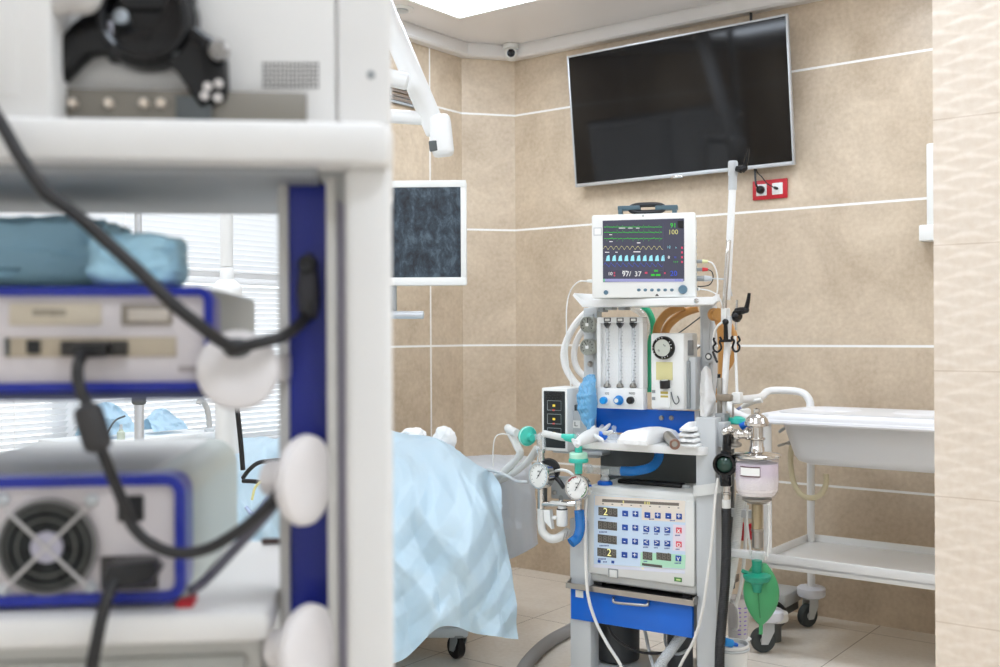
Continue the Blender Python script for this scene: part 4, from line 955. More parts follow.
# ------------------------------------------------------------------ behind the flowmeters: coloured hoses
gteal = clear('green_hose', (40, 190, 140), .85, .3)
solo(T(B(FC), [(641, 305, .30), (649, 312, .30), (653, 325, .30), (650, 345, .30), (649, 365, .30), (649, 392, .30)], .011), 'green_hose', gteal, 'green hose hanging in the gap between flowmeters and vaporizer', 'hose')
solo(T(B(FC), [(630, 306, .27), (640, 312, .27), (646, 322, .27), (647, 335, .27)], .013), 'clear_hose', clr, 'clear hose curving under the top shelf above the flowmeter block', 'hose')
for i, (lb, pts) in enumerate((('amber rubber hose bowing nearest the flowmeters under the monitor shelf', [(656, 336, .26), (658, 326, .26), (664, 316, .26), (674, 309, .26), (684, 306, .27)]), ('amber rubber hose bowing nearest the machine column under the monitor shelf', [(664, 336, .29), (668, 326, .29), (676, 318, .29), (686, 312, .29), (698, 308, .3)]))):
    solo(T(B(FC), pts, .0145), 'amber_hose', amber, lb, 'hose', 'amber rubber hoses')
solo(T(B(FC), [(697, 374, .28), (700, 378, .28), (705, 379, .28)], .02), 'amber_hose', amber, 'amber rubber hose glimpsed behind the white side plate', 'hose', 'amber rubber hoses')
solo(T(B(FC), [(676, 335, .25), (690, 325, .25), (703, 315, .23)], .0022), 'thin_cable', dgrey, 'upper thin grey cable slanting from vaporizer to the column', 'cable', 'thin grey cables by the vaporizer')
solo(T(B(FC), [(690, 356, .25), (697, 349, .25), (706, 342, .22)], .0022), 'thin_cable', dgrey, 'lower thin grey cable slanting from vaporizer to the column', 'cable', 'thin grey cables by the vaporizer')
B_ = B(FC); B_.lathe([(.02, 0), (.02, .006), (.014, .008)], C(709.5, 356.5, .19), FR, 20); cn = thing('round_lock', 'round grey lock knob on the right hand column of the machine', 'knob', FC @ C(709.5, 356.5, .19))
B_.build('knob_rim', lgrey, cn); B(FC).lathe([(.012, .008), (.010, .010), (.007, .0102)], C(709.5, 356.5, .19), FR, 20).build('knob_ring', dgrey, cn); B(FC).lathe([(.007, .0103), (0, .0108)], C(709.5, 356.5, .19), FR, 20).build('knob_face', whitep, cn)
# ------------------------------------------------------------------ right side of the machine
white_sheath = cloth('white_sheath', (238, 236, 232), .3, .5, .2, 60)
PY_ = .10
t = thing('machine_side_box', 'light grey clamp box on the right post of the machine beside the black round valve', 'clamp', FC @ C(719, 447, .06))
k = B(FC); rect(k, 714, 422.5, 724, 447, .02, .08, .003); k.build('clamp_body', lgrey, t)
t = thing('strap', 'frosted plastic strap wrapped round the right post below the tray', 'strap', FC @ C(706, 492, -.01))
k = B(FC); a, c_ = C(692, 490, -.006), C(722, 488, -.006)
loop = [(a.x, .02, a.z), (a.x + .01, -.01, a.z - .002), (c_.x - .012, -.012, c_.z), (c_.x, .0, c_.z + .006), (c_.x + .012, .03, c_.z + .022), (c_.x, .058, c_.z + .012), (a.x + .01, .058, a.z + .004), (a.x, .02, a.z)]
P_ = spline(loop, 6); k.add([p + Vector((0, 0, s_)) for s_ in (-.017, .017) for p in P_], [(i, i + 1, len(P_) + i + 1, len(P_) + i) for i in range(len(P_) - 1)]); k.build('band', cloth('strap_film', (232, 232, 228), .3, .4, 0), t)
solo(film([[Cw(701, 372, .16), Cw(706, 366, .15), Cw(711, 370, .16)], [Cw(700, 390, .13), Cw(706, 388, .11), Cw(714, 390, .13)], [Cw(700, 404, .10), Cw(707, 404, .08), Cw(716, 400, .11)], [Cw(700, 416, .08), Cw(706, 417, .06), Cw(712, 415, .09)]], 30, 40, .006, 18, 4, FCd), 'plastic_sheath', white_sheath, 'crumpled white plastic sheath hanging on top of the right post', 'sheath')
# pole with clamps and levers
pole = thing('support_pole', 'tall leaning white and chrome pole with black clamp levers, right of the monitor', 'pole', FC @ C(722, 425, PY_))
B(FC).cyl(C(732.5, 188, PY_), C(726.8, 300, PY_), .0115, bev=.001).build('upper_tube', white, pole)
B(FC).cyl(C(728.6, 240, PY_ - .012), C(724.2, 310, PY_ - .012), .0075, bev=.001).build('slide_rod', chrome, pole)
B(FC).cyl(C(729, 316, PY_), C(722, 430, PY_), .0105, bev=.001).build('lower_tube', white, pole)
B(FC).cyl(C(737, 300, PY_), C(736, 330, PY_), .004).build('side_rod', chrome, pole)
B(FC).cyl(C(735, 336, PY_), C(737, 392, PY_), .0045).build('side_rod', white, pole)
hd = B(FC).lathe([(.0135, 0), (.0155, .003), (.0155, .042), (.013, .047), (0, .049)], C(732.8, 176, PY_), (.02, 0, 1), 22).lathe([(.0135, 0), (.0135, .045)], C(732.4, 190, PY_), (.04, 0, 1), 22); hd.build('head_clamp', lgrey, pole)
def lever(py, px, k1, k2, k3, body):
    b = B(FC); b.cyl(C(px, py, PY_ - .01), C(*k1, PY_ - .01), .009, .012, bev=.002); b.ball(C(*k2, PY_ - .01), .0105); b.cyl(C(*k1, PY_ - .01), C(*k2, PY_ - .01), .012, .010); b.tube([C(*k2, PY_ - .01), C((k2[0] + k3[0]) / 2 + .3, (k2[1] + k3[1]) / 2, PY_ - .012), C(*k3, PY_ - .014)], [.0085 - .0035 * i / 16 for i in range(17)]); b.build('clamp_lever', gloss, pole)
lever(168.5, 736, (742, 169.5), (744.5, 168), (748.3, 147.5), 0)
lever(311, 735, (741, 311), (746, 310), (749.3, 293), 0)
B(FC).box(C(720.5, 322, PY_ - .02), C(730.5, 308, PY_ + .02), .004).build('lower_clamp', whitep, pole)
B(FC).lathe([(.018, 0), (.02, .004), (.02, .012), (.012, .02)], C(735, 316, PY_), (1, -.3, 0), 18).build('clamp_wheel', gloss, pole)
t = thing('hose_holder', 'black double hook hose holder clipped under the lower pole clamp', 'holder', FC @ C(727, 342, .06))
Y_ = PY_ - .03
k = B(FC); k.cyl(C(725.5, 322, Y_), C(726, 341, Y_), .0062, .0075); k.ball(C(725.5, 322, Y_), .0105); k.cyl(C(720.5, 341, Y_), C(732, 340.5, Y_), .0045); k.build('stem', gloss, t)
for q in ([(733, 336), (731.5, 338), (734, 341), (733, 345), (732.5, 348), (735, 351.5), (738.5, 350.5), (739.5, 346.5), (737.5, 343), (739.8, 340), (738, 336)], [(719.8, 337), (721.2, 339.5), (719.5, 342), (721, 345.5), (721, 349), (717.5, 352), (714, 350), (713.5, 346), (715.8, 343.5), (713.8, 340.5), (714, 337.5)]):
    k = B(FC); T(k, [(a, b_, Y_) for a, b_ in q], .0034, n=5); k.build('hook', gloss, t)
# amber fitting and hoses behind the pole
t = thing('amber_fitting', 'amber rubber collar fitting beside the lower pole clamp', 'fitting', FC @ C(715, 322, .14))
B(FC).lathe([(.014, 0), (.021, .003), (.021, .012), (.015, .016), (.015, .026), (.02, .03), (.02, .036)], C(712.5, 314.5, .15), (.8, -.6, 0), 20).build('collar', amber, t)
amb2 = [('amber rubber tube hanging straight down behind the leaning pole', [(717.5, 318, .16), (720.5, 330, .16), (722, 350, .16), (721.5, 375, .16), (718.5, 402, .17)], .0125),
        ('amber rubber loop bulging right of the leaning pole', [(730, 325, .17), (734.5, 335, .17), (735, 348, .17), (731, 362, .17), (725, 372, .17), (722, 384, .17)], .0095)]
for lb, pts, r in amb2: solo(T(B(FC), pts, r), 'amber_hose', amber, lb, 'hose', 'amber rubber hoses')
solo(T(B(FC), [(722, 322, .06), (717, 327, .06), (714, 335, .07), (713.5, 345, .08), (716, 352, .1)], .004), 'white_tube', whc, 'short white tube curving beside the black hose holder', 'tube')
# steel rod with clamp block
t = thing('steel_rod', 'short steel rod with a brown-grey clamp block beside the pole foot', 'rod', FC @ C(719, 425, .08))
B(FC).cyl(C(719.8, 378, .09), C(719.8, 416, .09), .0085, bev=.001).build('rod', mat('dull_steel', (160, 156, 148), .35, metal=.9), t)
k = B(FC); rect(k, 715.5, 394.5, 730.5, 401.5, .06, .11, .004); k.build('clamp_block', mat('brown_grey_metal', (146, 134, 118), .4, metal=.5), t)
rect(B(FC), 714.5, 413.5, 724.5, 422.5, .06, .11, .003).build('rod_base', mgrey, t)
t = thing('cube_weight', 'small white block hanging on a thin rod right of the pole', 'block', FC @ C(735.5, 403, .1))
k = B(FC); rect(k, 731.5, 392.5, 740, 403.5, .08, .11, .003); k.build('block', whitep, t); B(FC).cyl(C(733, 404, .095), C(733, 420, .095), .0035).build('rod', steel, t)
solo(T(B(FC), [(717, 362, .1), (713, 352, .13)], .004).tube([C(719, 374, .1), C(718, 388, .1)], .005), 'black_cable', black, 'short black cable ends above the steel rod', 'cable')
# absorber canister
AX, AY = 757, .02
def A(py, px=AX, y=AY): return C(px, py, y)
ab = thing('absorber_canister', 'glass absorber canister of white granules under a chrome domed head', 'canister', FC @ A(560))
c = A(498); h_ = (A(457) - A(498)).z; R_ = 20.5 * S
B(FC).lathe([(R_ * .45, 0), (R_ * .8, .004), (R_ * .95, .018), (R_, .045), (R_, h_), (R_ * .97, h_), (R_ * .97, .045), (R_ * .9, .02), (R_ * .4, .006)], c, UP, 40).build('jar', lilac, ab)
gran = mat('granules', (238, 230, 226), .8, bump=1.0, bscale=260); tt_ = gran.node_tree; rp_ = tt_.nodes.new('ShaderNodeValToRGB'); sx_ = tt_.nodes.new('ShaderNodeSeparateXYZ'); co_ = tt_.nodes.new('ShaderNodeTexCoord'); nz_ = tt_.nodes.new('ShaderNodeTexNoise'); nz_.inputs['Scale'].default_value = 60; ad_ = tt_.nodes.new('ShaderNodeMath'); ad_.operation = 'MULTIPLY_ADD'; ad_.inputs[1].default_value = .03
tt_.links.new(co_.outputs['Object'], sx_.inputs[0]); tt_.links.new(co_.outputs['Object'], nz_.inputs['Vector']); tt_.links.new(nz_.outputs['Fac'], ad_.inputs[0]); tt_.links.new(sx_.outputs[2], ad_.inputs[2]); tt_.links.new(ad_.outputs[0], rp_.inputs[0])
z_ = c.z - A(560).z; rp_.color_ramp.elements[0].position = z_ + h_ * .42 + .015; rp_.color_ramp.elements[1].position = z_ + h_ * .62 + .015; rp_.color_ramp.elements[0].color = lin((240, 234, 230)); rp_.color_ramp.elements[1].color = lin((226, 212, 224)); tt_.links.new(rp_.outputs[0], tt_.nodes['Principled BSDF'].inputs['Base Color'])
B(FC).lathe([(R_ * .4, .008), (R_ * .78, .01), (R_ * .92, .024), (R_ * .955, .05), (R_ * .955, h_ * .86), (R_ * .5, h_ * .9), (0, h_ * .89)], c, UP, 40).build('granule_fill', gran, ab)
lb = B(FC); vs = []
for i in range(13):
    a = math.radians(-118 + 56 * i / 12)
    for z in (h_ * .57, h_ * .82): vs.append(Vector((c.x + R_ * 1.006 * math.cos(a), c.y + R_ * 1.006 * math.sin(a), c.z + z)))
lb.add(vs, [(2 * i, 2 * i + 2, 2 * i + 3, 2 * i + 1) for i in range(12)]); lb = lb.build('label', mat('label_brown_edge', (96, 66, 70), .5), ab)
l2 = B(FC); vs = []
for i in range(13):
    a = math.radians(-116.5 + 53 * i / 12)
    for z in (h_ * .60, h_ * .79): vs.append(Vector((c.x + R_ * 1.012 * math.cos(a), c.y + R_ * 1.012 * math.sin(a), c.z + z)))
l2.add(vs, [(2 * i, 2 * i + 2, 2 * i + 3, 2 * i + 1) for i in range(12)]).build('label_face', paper, lb)
B(FC).lathe([(R_ * .9, -.004), (R_ * 1.06, 0), (R_ * 1.1, .006), (R_ * 1.02, .011), (R_ * .4, .016), (.02, .02)], A(457), UP, 40).build('lid', chrome, ab)
k = B(FC); k.lathe([(.024, .014), (.022, .03), (.020, .033), (.020, .05), (.025, .053), (.025, .058), (.019, .06), (.019, .09), (.028, .094)], A(457), UP, 30); k.build('neck', chrome, ab)
k = B(FC); dz = .092; k.lathe([(.020, dz), (.036, dz + .004), (.0375, dz + .012), (.034, dz + .016), (.032, dz + .024), (.022, dz + .034), (.010, dz + .039), (.007, dz + .041), (.010, dz + .046), (.009, dz + .054), (0, dz + .057)], A(457), UP, 32); k.build('dome_valve', chrome, ab)
k = B(FC); k.cyl(A(434), A(435, 731), .0135, bev=.002); k.cyl(A(434.5, 740), A(434.7, 733), .0165, bev=.002); k.cyl(A(434, 750), A(434, 746), .018, bev=.002); k.build('side_port', chrome, ab)
k = B(FC); k.lathe([(.014, 0), (.020, .004), (.020, .012), (.014, .016)], A(447, 735), UP, 20); k.cyl(A(447, 735), A(436, 735), .010); k.build('port_valve', steel, ab)
B(FC).lathe([(.028, 0), (.034, .004), (.044, .010), (.044, .016), (.03, .018)], A(503), UP, 32).build('base_ring', steel, ab)
k = B(FC); k.cyl(A(502), A(532, 757), .0165, bev=.001); k.build('stem', mat('warm_steel', (170, 156, 128), .35, metal=.8), ab)
k = B(FC); k.lathe([(.014, 0), (.0165, .003), (.0165, .05), (.019, .052), (.019, .058), (.015, .06)], A(548, 757.5), UP, 24); k.build('stem_collar', steel, ab)
k = B(FC); k.lathe([(.013, 0), (.0195, .004), (.0205, .03), (.0165, .034)], A(562, 758), UP, 24); k.build('clear_socket', clr, ab)
k = B(FC); T(k, [(768, 505, .03), (769, 530, .03), (767, 556, .03)], .004); T(k, [(748, 505, .03), (747, 520, .03), (751, 555, .03)], .0035); k.build('side_tube', frost, ab)
solo(B(FC).lathe([(.024, 0), (.028, .004), (.026, .018), (.014, .024), (0, .025)], C(737, 424, .11), UP, 24), 'rounded_stopper', teal, 'turquoise stopper tucked behind the chrome head of the canister', 'cap')
solo(B(FC).cyl(C(741, 427, .09), C(746.5, 423.5, .09), .012, .009, bev=.002), 'blue_plug', blue, 'small deep blue plug behind the chrome head of the canister', 'plug')
# round black valve, elbow and black hose
t = thing('black_valve', 'round black valve with a dark green window in front of the right post', 'valve', FC @ C(725, 480, .0))
c = C(725, 464.5, -.01); R_ = 11.6 * S; ax = Vector((.12, -1, .05))
B(FC).lathe([(R_ * .7, -.022), (R_ * .95, -.018), (R_, -.01), (R_, .006), (R_ * .92, .012), (R_ * .72, .014), (R_ * .66, .006), (R_ * .62, .004)], c, ax, 36).build('valve_ring', gloss, t)
B(FC).lathe([(R_ * .64, .004), (R_ * .5, .010), (0, .014)], c, ax, 30).build('valve_window', mat('dark_green_window', (38, 66, 56), .12), t)
k = B(FC); k.cyl(C(726.5, 453, .0), C(727.5, 434, .0), .0135, bev=.002); k.cyl(C(726, 456, .0), C(726.5, 451, .0), .017, bev=.002); k.build('upper_neck', gloss, t)
k = B(FC); k.ball(C(725.5, 432, .0), .0145); k.ball(C(730, 429, .0), .011); k.build('neck_nut', chrome, t)
k = B(FC); k.cyl(C(725.5, 474, -.01), C(726, 486, -.01), .0175, bev=.003); k.build('lower_neck', gloss, t)
t = thing('metal_connector', 'chrome and frosted tube connector between black valve and black hose', 'connector', FC @ C(726, 510, -.01))
k = B(FC); k.lathe([(.0125, 0), (.0135, .003), (.0135, .018), (.0155, .02), (.0155, .024), (.0125, .026), (.0125, .045)], C(726.3, 500, -.01), UP, 24); k.build('chrome_tube', chrome, t); B(FC).cyl(C(726.3, 511, -.01), C(726.3, 499, -.01), .014, bev=.002).build('frosted_cuff', frost, t)
blkh = mat('black_hose', (24, 23, 23), .5)
solo(Hs(B(FC), [(726.3, 508, -.01), (726.5, 530, -.012), (726, 560, -.015), (724.5, 590, -.02), (722, 620, -.03), (720, 645, -.04), (719.5, 668, -.04), (720, 700, -.03)], .0148, pitch=.0055, amp=.05), 'black_hose', blkh, 'thick black corrugated hose hanging in front of the right post', 'hose')
# green breathing bag
t = thing('breathing_bag', 'green rubber breathing bag hanging below the glass canister', 'breathing bag', FC @ C(760, 634, .02))
n, m_ = 30, 28; vs, fs = [], []; zt_, zb__ = C(759, 563, .02).z, C(760, 634, .02).z
for i in range(n + 1):
    u = i / n; z = zt_ + (zb__ - zt_) * u
    wpx = max(1.8, 16.6 * math.sin(PI * min(1, u / .88 * .93 + .07)) ** .72) if u < .88 else 1.8
    cx_ = C(760.5 + .8 * math.sin(u * 3), 600, .02).x
    for k_ in range(m_):
        a = 2 * PI * k_ / m_; ca, sa = math.cos(a), math.sin(a)
        r = wpx * S; fold = 1 - .13 * math.exp(-((sa + 1) / .03) ** 1.0 * .5) * (1 if .1 < u < .9 else 0)
        q_ = Vector((1.0 * r * ca, .6 * r * sa * fold, 0)); q_.rotate(Matrix.Rotation(.4, 3, 'Z')); vs.append((cx_ + q_.x, .02 + q_.y, z))
fs = [(i * m_ + k_, i * m_ + (k_ + 1) % m_, (i + 1) * m_ + (k_ + 1) % m_, (i + 1) * m_ + k_) for i in range(n) for k_ in range(m_)] + [tuple(range(m_))[::-1], tuple(n * m_ + k_ for k_ in range(m_))]
B(FC).add(vs, fs).build('bag', greenb, t)
k = B(FC); T(k, [(757.5, 580, -.012), (758.5, 600, -.017), (760, 618, -.012)], .0022); k.build('seam', mat('green_seam', (46, 122, 76), .5), t)
k = B(FC); k.lathe([(.012, -.045), (.014, -.03), (.020, -.016), (.034, -.012), (.041, -.002), (.041, .006), (.032, .010), (.015, .014), (.0145, .042), (.016, .05)], C(757, 577, -.012), UP, 30); k.lathe([(.006, 0), (.006, .018), (.004, .02)], C(748, 573, -.02), (-.7, -.4, .3), 12); k.build('connector', mat('deep_teal', (24, 140, 112), .35), t)
# arm that carries canister
t = thing('canister_arm', 'white horizontal arm with a grey end block from the right post to the canister', 'arm', FC @ C(735, 560, .08))
k = B(FC); rect(k, 713, 550.5, 764, 558, .06, .09, .002); k.build('bar', white, t); rect(B(FC), 713.5, 558, 722, 575, .05, .10, .003).build('end_block', lgrey, t)
B(FC).cyl(C(718, 577.5, .07), C(718, 575, .07), .008).build('knob', steel, t); rect(B(FC), 714, 509, 752, 517, .09, .11, .002).build('cross_bar', lgrey, t)
k = B(FC); rect(k, 717, 500, 721, 524, .08, .1, .003); k.build('black_clip', black, t)
solo(Hs(B(FC), [(741, 494, .1), (738.5, 515, .1), (735.5, 545, .1), (731, 575, .1), (727, 592, .1), (724, 603, .11)], .0155, pitch=.0055, amp=.05), 'corrugated_hose', frost, 'frosted corrugated hose slanting down behind the black hose', 'hose')
solo(T(B(FC), [(745, 500, .12), (746, 530, .12), (744, 560, .12), (741, 585, .12), (736, 606, .13)], .006), 'clear_tube', frost, 'thin frosted tube beside the slanting corrugated hose', 'tube')
t = thing('red_clamp', 'dark red clamp glimpsed behind the canister stem', 'clamp', FC @ C(746, 541, .14)); rect(B(FC), 740, 523, 744, 541, .13, .15, .004).build('clamp_jaw', red, t); rect(B(FC), 748, 524, 753, 540, .13, .15, .004).build('clamp_jaw', red, t); rect(B(FC), 743, 535, 749, 540, .132, .148, .002).build('clamp_bridge', red, t)
solo(T(B(FC), [(718, 532, .06), (717.5, 540, .06)], .009), 'teal_connector', mat('teal_dark', (30, 160, 125), .4), 'small green connector beside the right post above the end block', 'connector')
solo(B(FC).ball(C(716.5, 547, .05), .0125).cyl(C(716.5, 547, .05), C(720, 543, .05), .006), 'ball_grip', black, 'small black ball grip on the right post above the end block', 'knob')
solo(T(B(FC), [(718, 478, -.02), (715, 500, -.025), (712, 540, -.03), (707, 580, -.035), (702, 612, -.04), (694, 640, -.04), (682, 662, -.03), (670, 690, -.02)], .0048), 'drain_tube', whc, 'white tube swinging across the right post from strap to floor', 'tube')

# ------------------------------------------------------------------ below the drawer: cylinders and hoses
cylm = mat('cylinder_grey', (58, 60, 62), .5, var=.05)
def gascyl(px, rpx, lb, y):
    c = C(px, 640, y); r = rpx * S * 1.04
    t = thing('gas_cylinder', lb, 'gas cylinder', FC @ Vector((c.x, c.y, .076)), 'gas cylinders under the drawer')
    zt2 = zd0 + .16
    B(FC).lathe([(r * .8, .076), (r * .98, .082), (r, .10), (r, zt2 - .06), (r * .9, zt2 - .03), (r * .5, zt2 - .008), (r * .3, zt2)], (c.x, c.y, 0), UP, 36).build('cylinder_body', cylm, t)
    B(FC).lathe([(r * .28, zt2 - .002), (r * .3, zt2 + .02), (r * .2, zt2 + .03)], (c.x, c.y, 0), UP, 16).build('valve', steel, t)
gascyl(617.5, 22.5, 'wide dark grey gas cylinder under the blue drawer', .16); gascyl(680, 12.5, 'narrow dark grey gas cylinder under the blue drawer near the right post', .13)
solo(T(B(FC), [(606, 618, .03), (612, 634, .05), (626, 646, .06), (640, 652, .06), (656, 653.5, .05), (668, 652, .05)], .0045), 'black_cable', black, 'thin black cable sagging across the gas cylinders', 'cable')
solo(Hs(B(FC), [(689, 626, .06), (682, 635, .05), (671, 650, .02), (662, 662, .0), (654, 676, -.01), (650, 690, -.01)], .0165, pitch=.006, amp=.07), 'corrugated_hose', lgrey, 'grey corrugated hose slanting down under the blue drawer', 'hose')
solo(T(B(FC), [(643, 622, .10), (646, 636, .09), (650, 655, .06), (655, 672, .04), (660, 690, .03)], .006), 'grey_tube', lgrey, 'pale grey tube hanging between the two gas cylinders', 'tube')
solo(T(B(FC), [(666, 628, .12), (665, 640, .1), (669, 650, .09), (678, 654, .09), (688, 650, .1)], .005), 'grey_tube', lgrey, 'pale grey tube looped in front of the narrow gas cylinder', 'tube')
solo(T(B(FC), [(594, 622, .05), (593, 640, .05), (592, 668, .05), (592, 690, .05)], .0075), 'white_tube', whc, 'white tube running straight down beside the left post', 'tube')
# floor hose
def onF(px, py, r): q = ray(px, py); q = EYE + q * ((r - EYE.z) / q.z); return q
solo(B().tube([onF(600, 617, .024), onF(584, 622, .024), onF(570, 630, .024), onF(552, 640, .024), onF(537, 652, .024), onF(524, 668, .024), onF(508, 700, .024)], .024, n=10, seg=16), 'floor_hose', mat('grey_hose', (140, 138, 136), .5), 'thick grey hose lying on the tiled floor left of the machine', 'hose')
# bucket and jug behind the black hose
bx, by = at(731, 668, 3.46).x, 3.46; bzt = at(734, 644, 3.46).z
t = thing('white_bucket', 'white plastic bucket on the floor right of the machine behind the black hose', 'bucket', (bx, by, 0))
r = .058; B().lathe([(r * .72, .0), (r * .78, .004), (r * .95, bzt - .006), (r * 1.02, bzt - .004), (r * 1.02, bzt + .004), (r * .93, bzt + .004), (r * .72, .012), (0, .010)], (bx, by, 0), UP, 36).build('pail', whitep, t)
B().lathe([(r * 1.02, bzt - .016), (r * 1.05, bzt - .014), (r * 1.05, bzt - .01), (r * 1.02, bzt - .008)], (bx, by, 0), UP, 36).build('rim', lgrey, t)
jx, jy = at(738, 630, 3.62).x, 3.62; jz = .0
jb, jt = at(738, 637.5, 3.62).z, at(738, 597, 3.62).z
t = thing('measuring_jug', 'clear measuring jug with purple scale marks standing behind the white bucket', 'jug', (jx, jy, jb - .02))
r = .038; B().lathe([(r * .82, jb), (r * .86, jb + .004), (r, jt - .012), (r * 1.04, jt), (r * 1.0, jt), (r * .97, jt - .012), (r * .82, jb + .006), (0, jb + .005)], (jx, jy, 0), UP, 32).build('jug_body', clear('jug_plastic', (226, 222, 220), .55, .25), t)
k = B()
for i in range(7):
    for a0 in (-95, -60):
        a = math.radians(a0); z = jb + .02 + i * (jt - jb - .05) / 6; rr = r * (.86 + .14 * (z - jb) / (jt - jb)) + .001
        k.add([(jx + rr * math.cos(a + s_ * .16), jy + rr * math.sin(a + s_ * .16), z + d_) for s_, d_ in ((-1, -.002), (1, -.002), (1, .002), (-1, .002))], [(0, 1, 2, 3)])
k.build('scale_mark', mat('purple_mark', (110, 80, 170), .5), t)
k = B(); k.tube([(jx - r * .8, jy - r * .5, jt - .006), (jx - r * .4, jy - r * 1.3, jt - .022), (jx - r * .3, jy - r * 1.35, jb + .05), (jx - r * .6, jy - r * .7, jb + .035)], .004); k.build('handle', frost, t)
st_ = thing('jug_stand', 'low round white stand under the measuring jug', 'stand', (jx, jy, 0)); B().lathe([(.05, 0), (.05, .01), (.03, .016), (.03, jb - .012), (.045, jb - .002), (0, jb - .001)], (jx, jy, 0), UP, 28).build('stand_body', whitep, st_)
t = thing('blue_nozzle', 'bright blue plastic nozzle lying on the rim of the white bucket', 'nozzle', at(731, 643, 3.42))
B().cyl(at(724, 641.5, 3.41), at(732, 643.8, 3.42), .0135, bev=.002).build('nozzle_body', mat('sky_blue_plastic', (20, 140, 215), .35), t); B().cyl(at(732, 643.8, 3.42), at(737, 645, 3.43), .0075, .006).build('nozzle_tip', blue, t)

# ------------------------------------------------------------------ operating table under drapes
drapem = cloth('blue_drape', (224, 241, 249), .4, .42, .25, 50)
def row(*q): return [at(*p) for p in q]
dr = [row((226, 452, 3.95), (224, 447, 3.84), (222, 468, 3.62), (222, 520, 3.44), (220, 600, 3.38), (218, 676, 3.36)),
      row((255, 446, 4.14), (252, 441, 4.0), (255, 462, 3.72), (258, 510, 3.46), (258, 590, 3.38), (256, 672, 3.36)),
      row((320, 438, 4.5), (320, 430, 4.12), (322, 452, 3.7), (324, 500, 3.43), (322, 590, 3.34), (320, 668, 3.32)),
      row((392, 432, 4.5), (394, 429, 4.14), (396, 455, 3.7), (396, 505, 3.42), (398, 590, 3.32), (398, 664, 3.3)),
      row((418, 434, 4.48), (428, 434, 4.12), (436, 458, 3.72), (440, 505, 3.47), (441, 580, 3.38), (440, 629, 3.35)),
      row((434, 438, 4.42), (452, 449, 4.06), (468, 470, 3.77), (480, 510, 3.54), (484, 575, 3.44), (484, 635, 3.41)),
      row((440, 442, 4.36), (474, 464, 4.02), (497, 483, 3.8), (503, 520, 3.62), (512, 580, 3.53), (521, 641, 3.48))]
drape = film(dr, 250, 190, .10, 2.5, 3, (.15, -1, .3), .0015, sharp_=True)
solo(drape, 'surgical_drape', drapem, 'large crumpled light blue surgical drape hanging over the operating table', 'drape')
sheetm = cloth('white_film', (226, 229, 232), .42, .35, .25, 30)
sh = [row((440, 460, 4.55), (442, 474, 4.0), (445, 500, 3.92), (448, 540, 3.91), (450, 585, 3.9)), row((478, 455, 4.55), (480, 470, 4.0), (481, 500, 3.93), (480, 540, 3.92), (481, 571, 3.9)),
      row((507, 454, 4.52), (508, 468, 4.04), (509, 490, 3.98), (510, 530, 3.96), (510, 561, 3.96)), row((524, 455, 4.48), (527, 467, 4.12), (530, 488, 4.06), (531, 520, 4.05), (531, 550, 4.05)),
      row((531, 459, 4.4), (534, 469, 4.18), (536, 488, 4.14), (537, 518, 4.13), (538, 545, 4.13))]
solo(film(sh, 110, 110, .022, 4, 6, (.2, -1, .25), .001, sharp_=True), 'plastic_sheet', sheetm, 'pale translucent plastic sheet covering the end of the operating table next to the machine', 'sheet')
tbx = thing('operating_table', 'operating table hidden under drapes with one castor showing at its foot', 'table', (-.4, 4.0, 0))
def slab_(x0, x1, y0, y1, z0, z1, bev): return B().box((x0, y0, z0), (x1, y1, z1), bev)
slab_(-.72, -.04, 3.72, 4.30, .50, .575, .03).build('mattress', dgrey, tbx)
slab_(-.71, -.06, 3.74, 4.28, .45, .498, .005).build('table_top', steel, tbx)
slab_(-.62, -.38, 3.95, 4.2, .12, .45, .02).build('column', lgrey, tbx); slab_(-.68, -.12, 3.84, 4.24, .085, .125, .012).build('base', lgrey, tbx)
cx_, cy_ = at(454, 660, 3.87).x, 3.87
for x, y in ((cx_ + .02, cy_), (cx_ + .02, 4.2), (-.62, cy_), (-.62, 4.2)): caster(tbx, W0, x, y, .043, black, mgrey, .03, -.9, .095)
# white padded rolls at the head of the drape
def lump(name, c, sx, sy, sz, seed, lb):
    bm = bmesh.new(); bmesh.ops.create_icosphere(bm, subdivisions=4, radius=1)
    for v in bm.verts:
        n_ = noise.noise(v.co * 1.3 + Vector((seed, 0, 0))) * .22 + .1 * (.4 - abs(noise.noise(v.co * 2.6 + Vector((0, seed, 0)))) * 2)
        q = v.co * (1 + n_); v.co = Vector((c.x + q.x * sx, c.y + q.y * sy, c.z + q.z * sz))
    return solo(B().bm(bm), name, clothm, lb, 'roll', 'white padded rolls on the drape')
lump('padded_roll', at(444, 440, 4.36), .048, .05, .062, 2, 'upright white padded roll standing at the end of the blue drape')
lump('padded_roll', at(413, 434, 4.4), .052, .05, .026, 5, 'low white padded roll nearly hidden behind the blue drape')

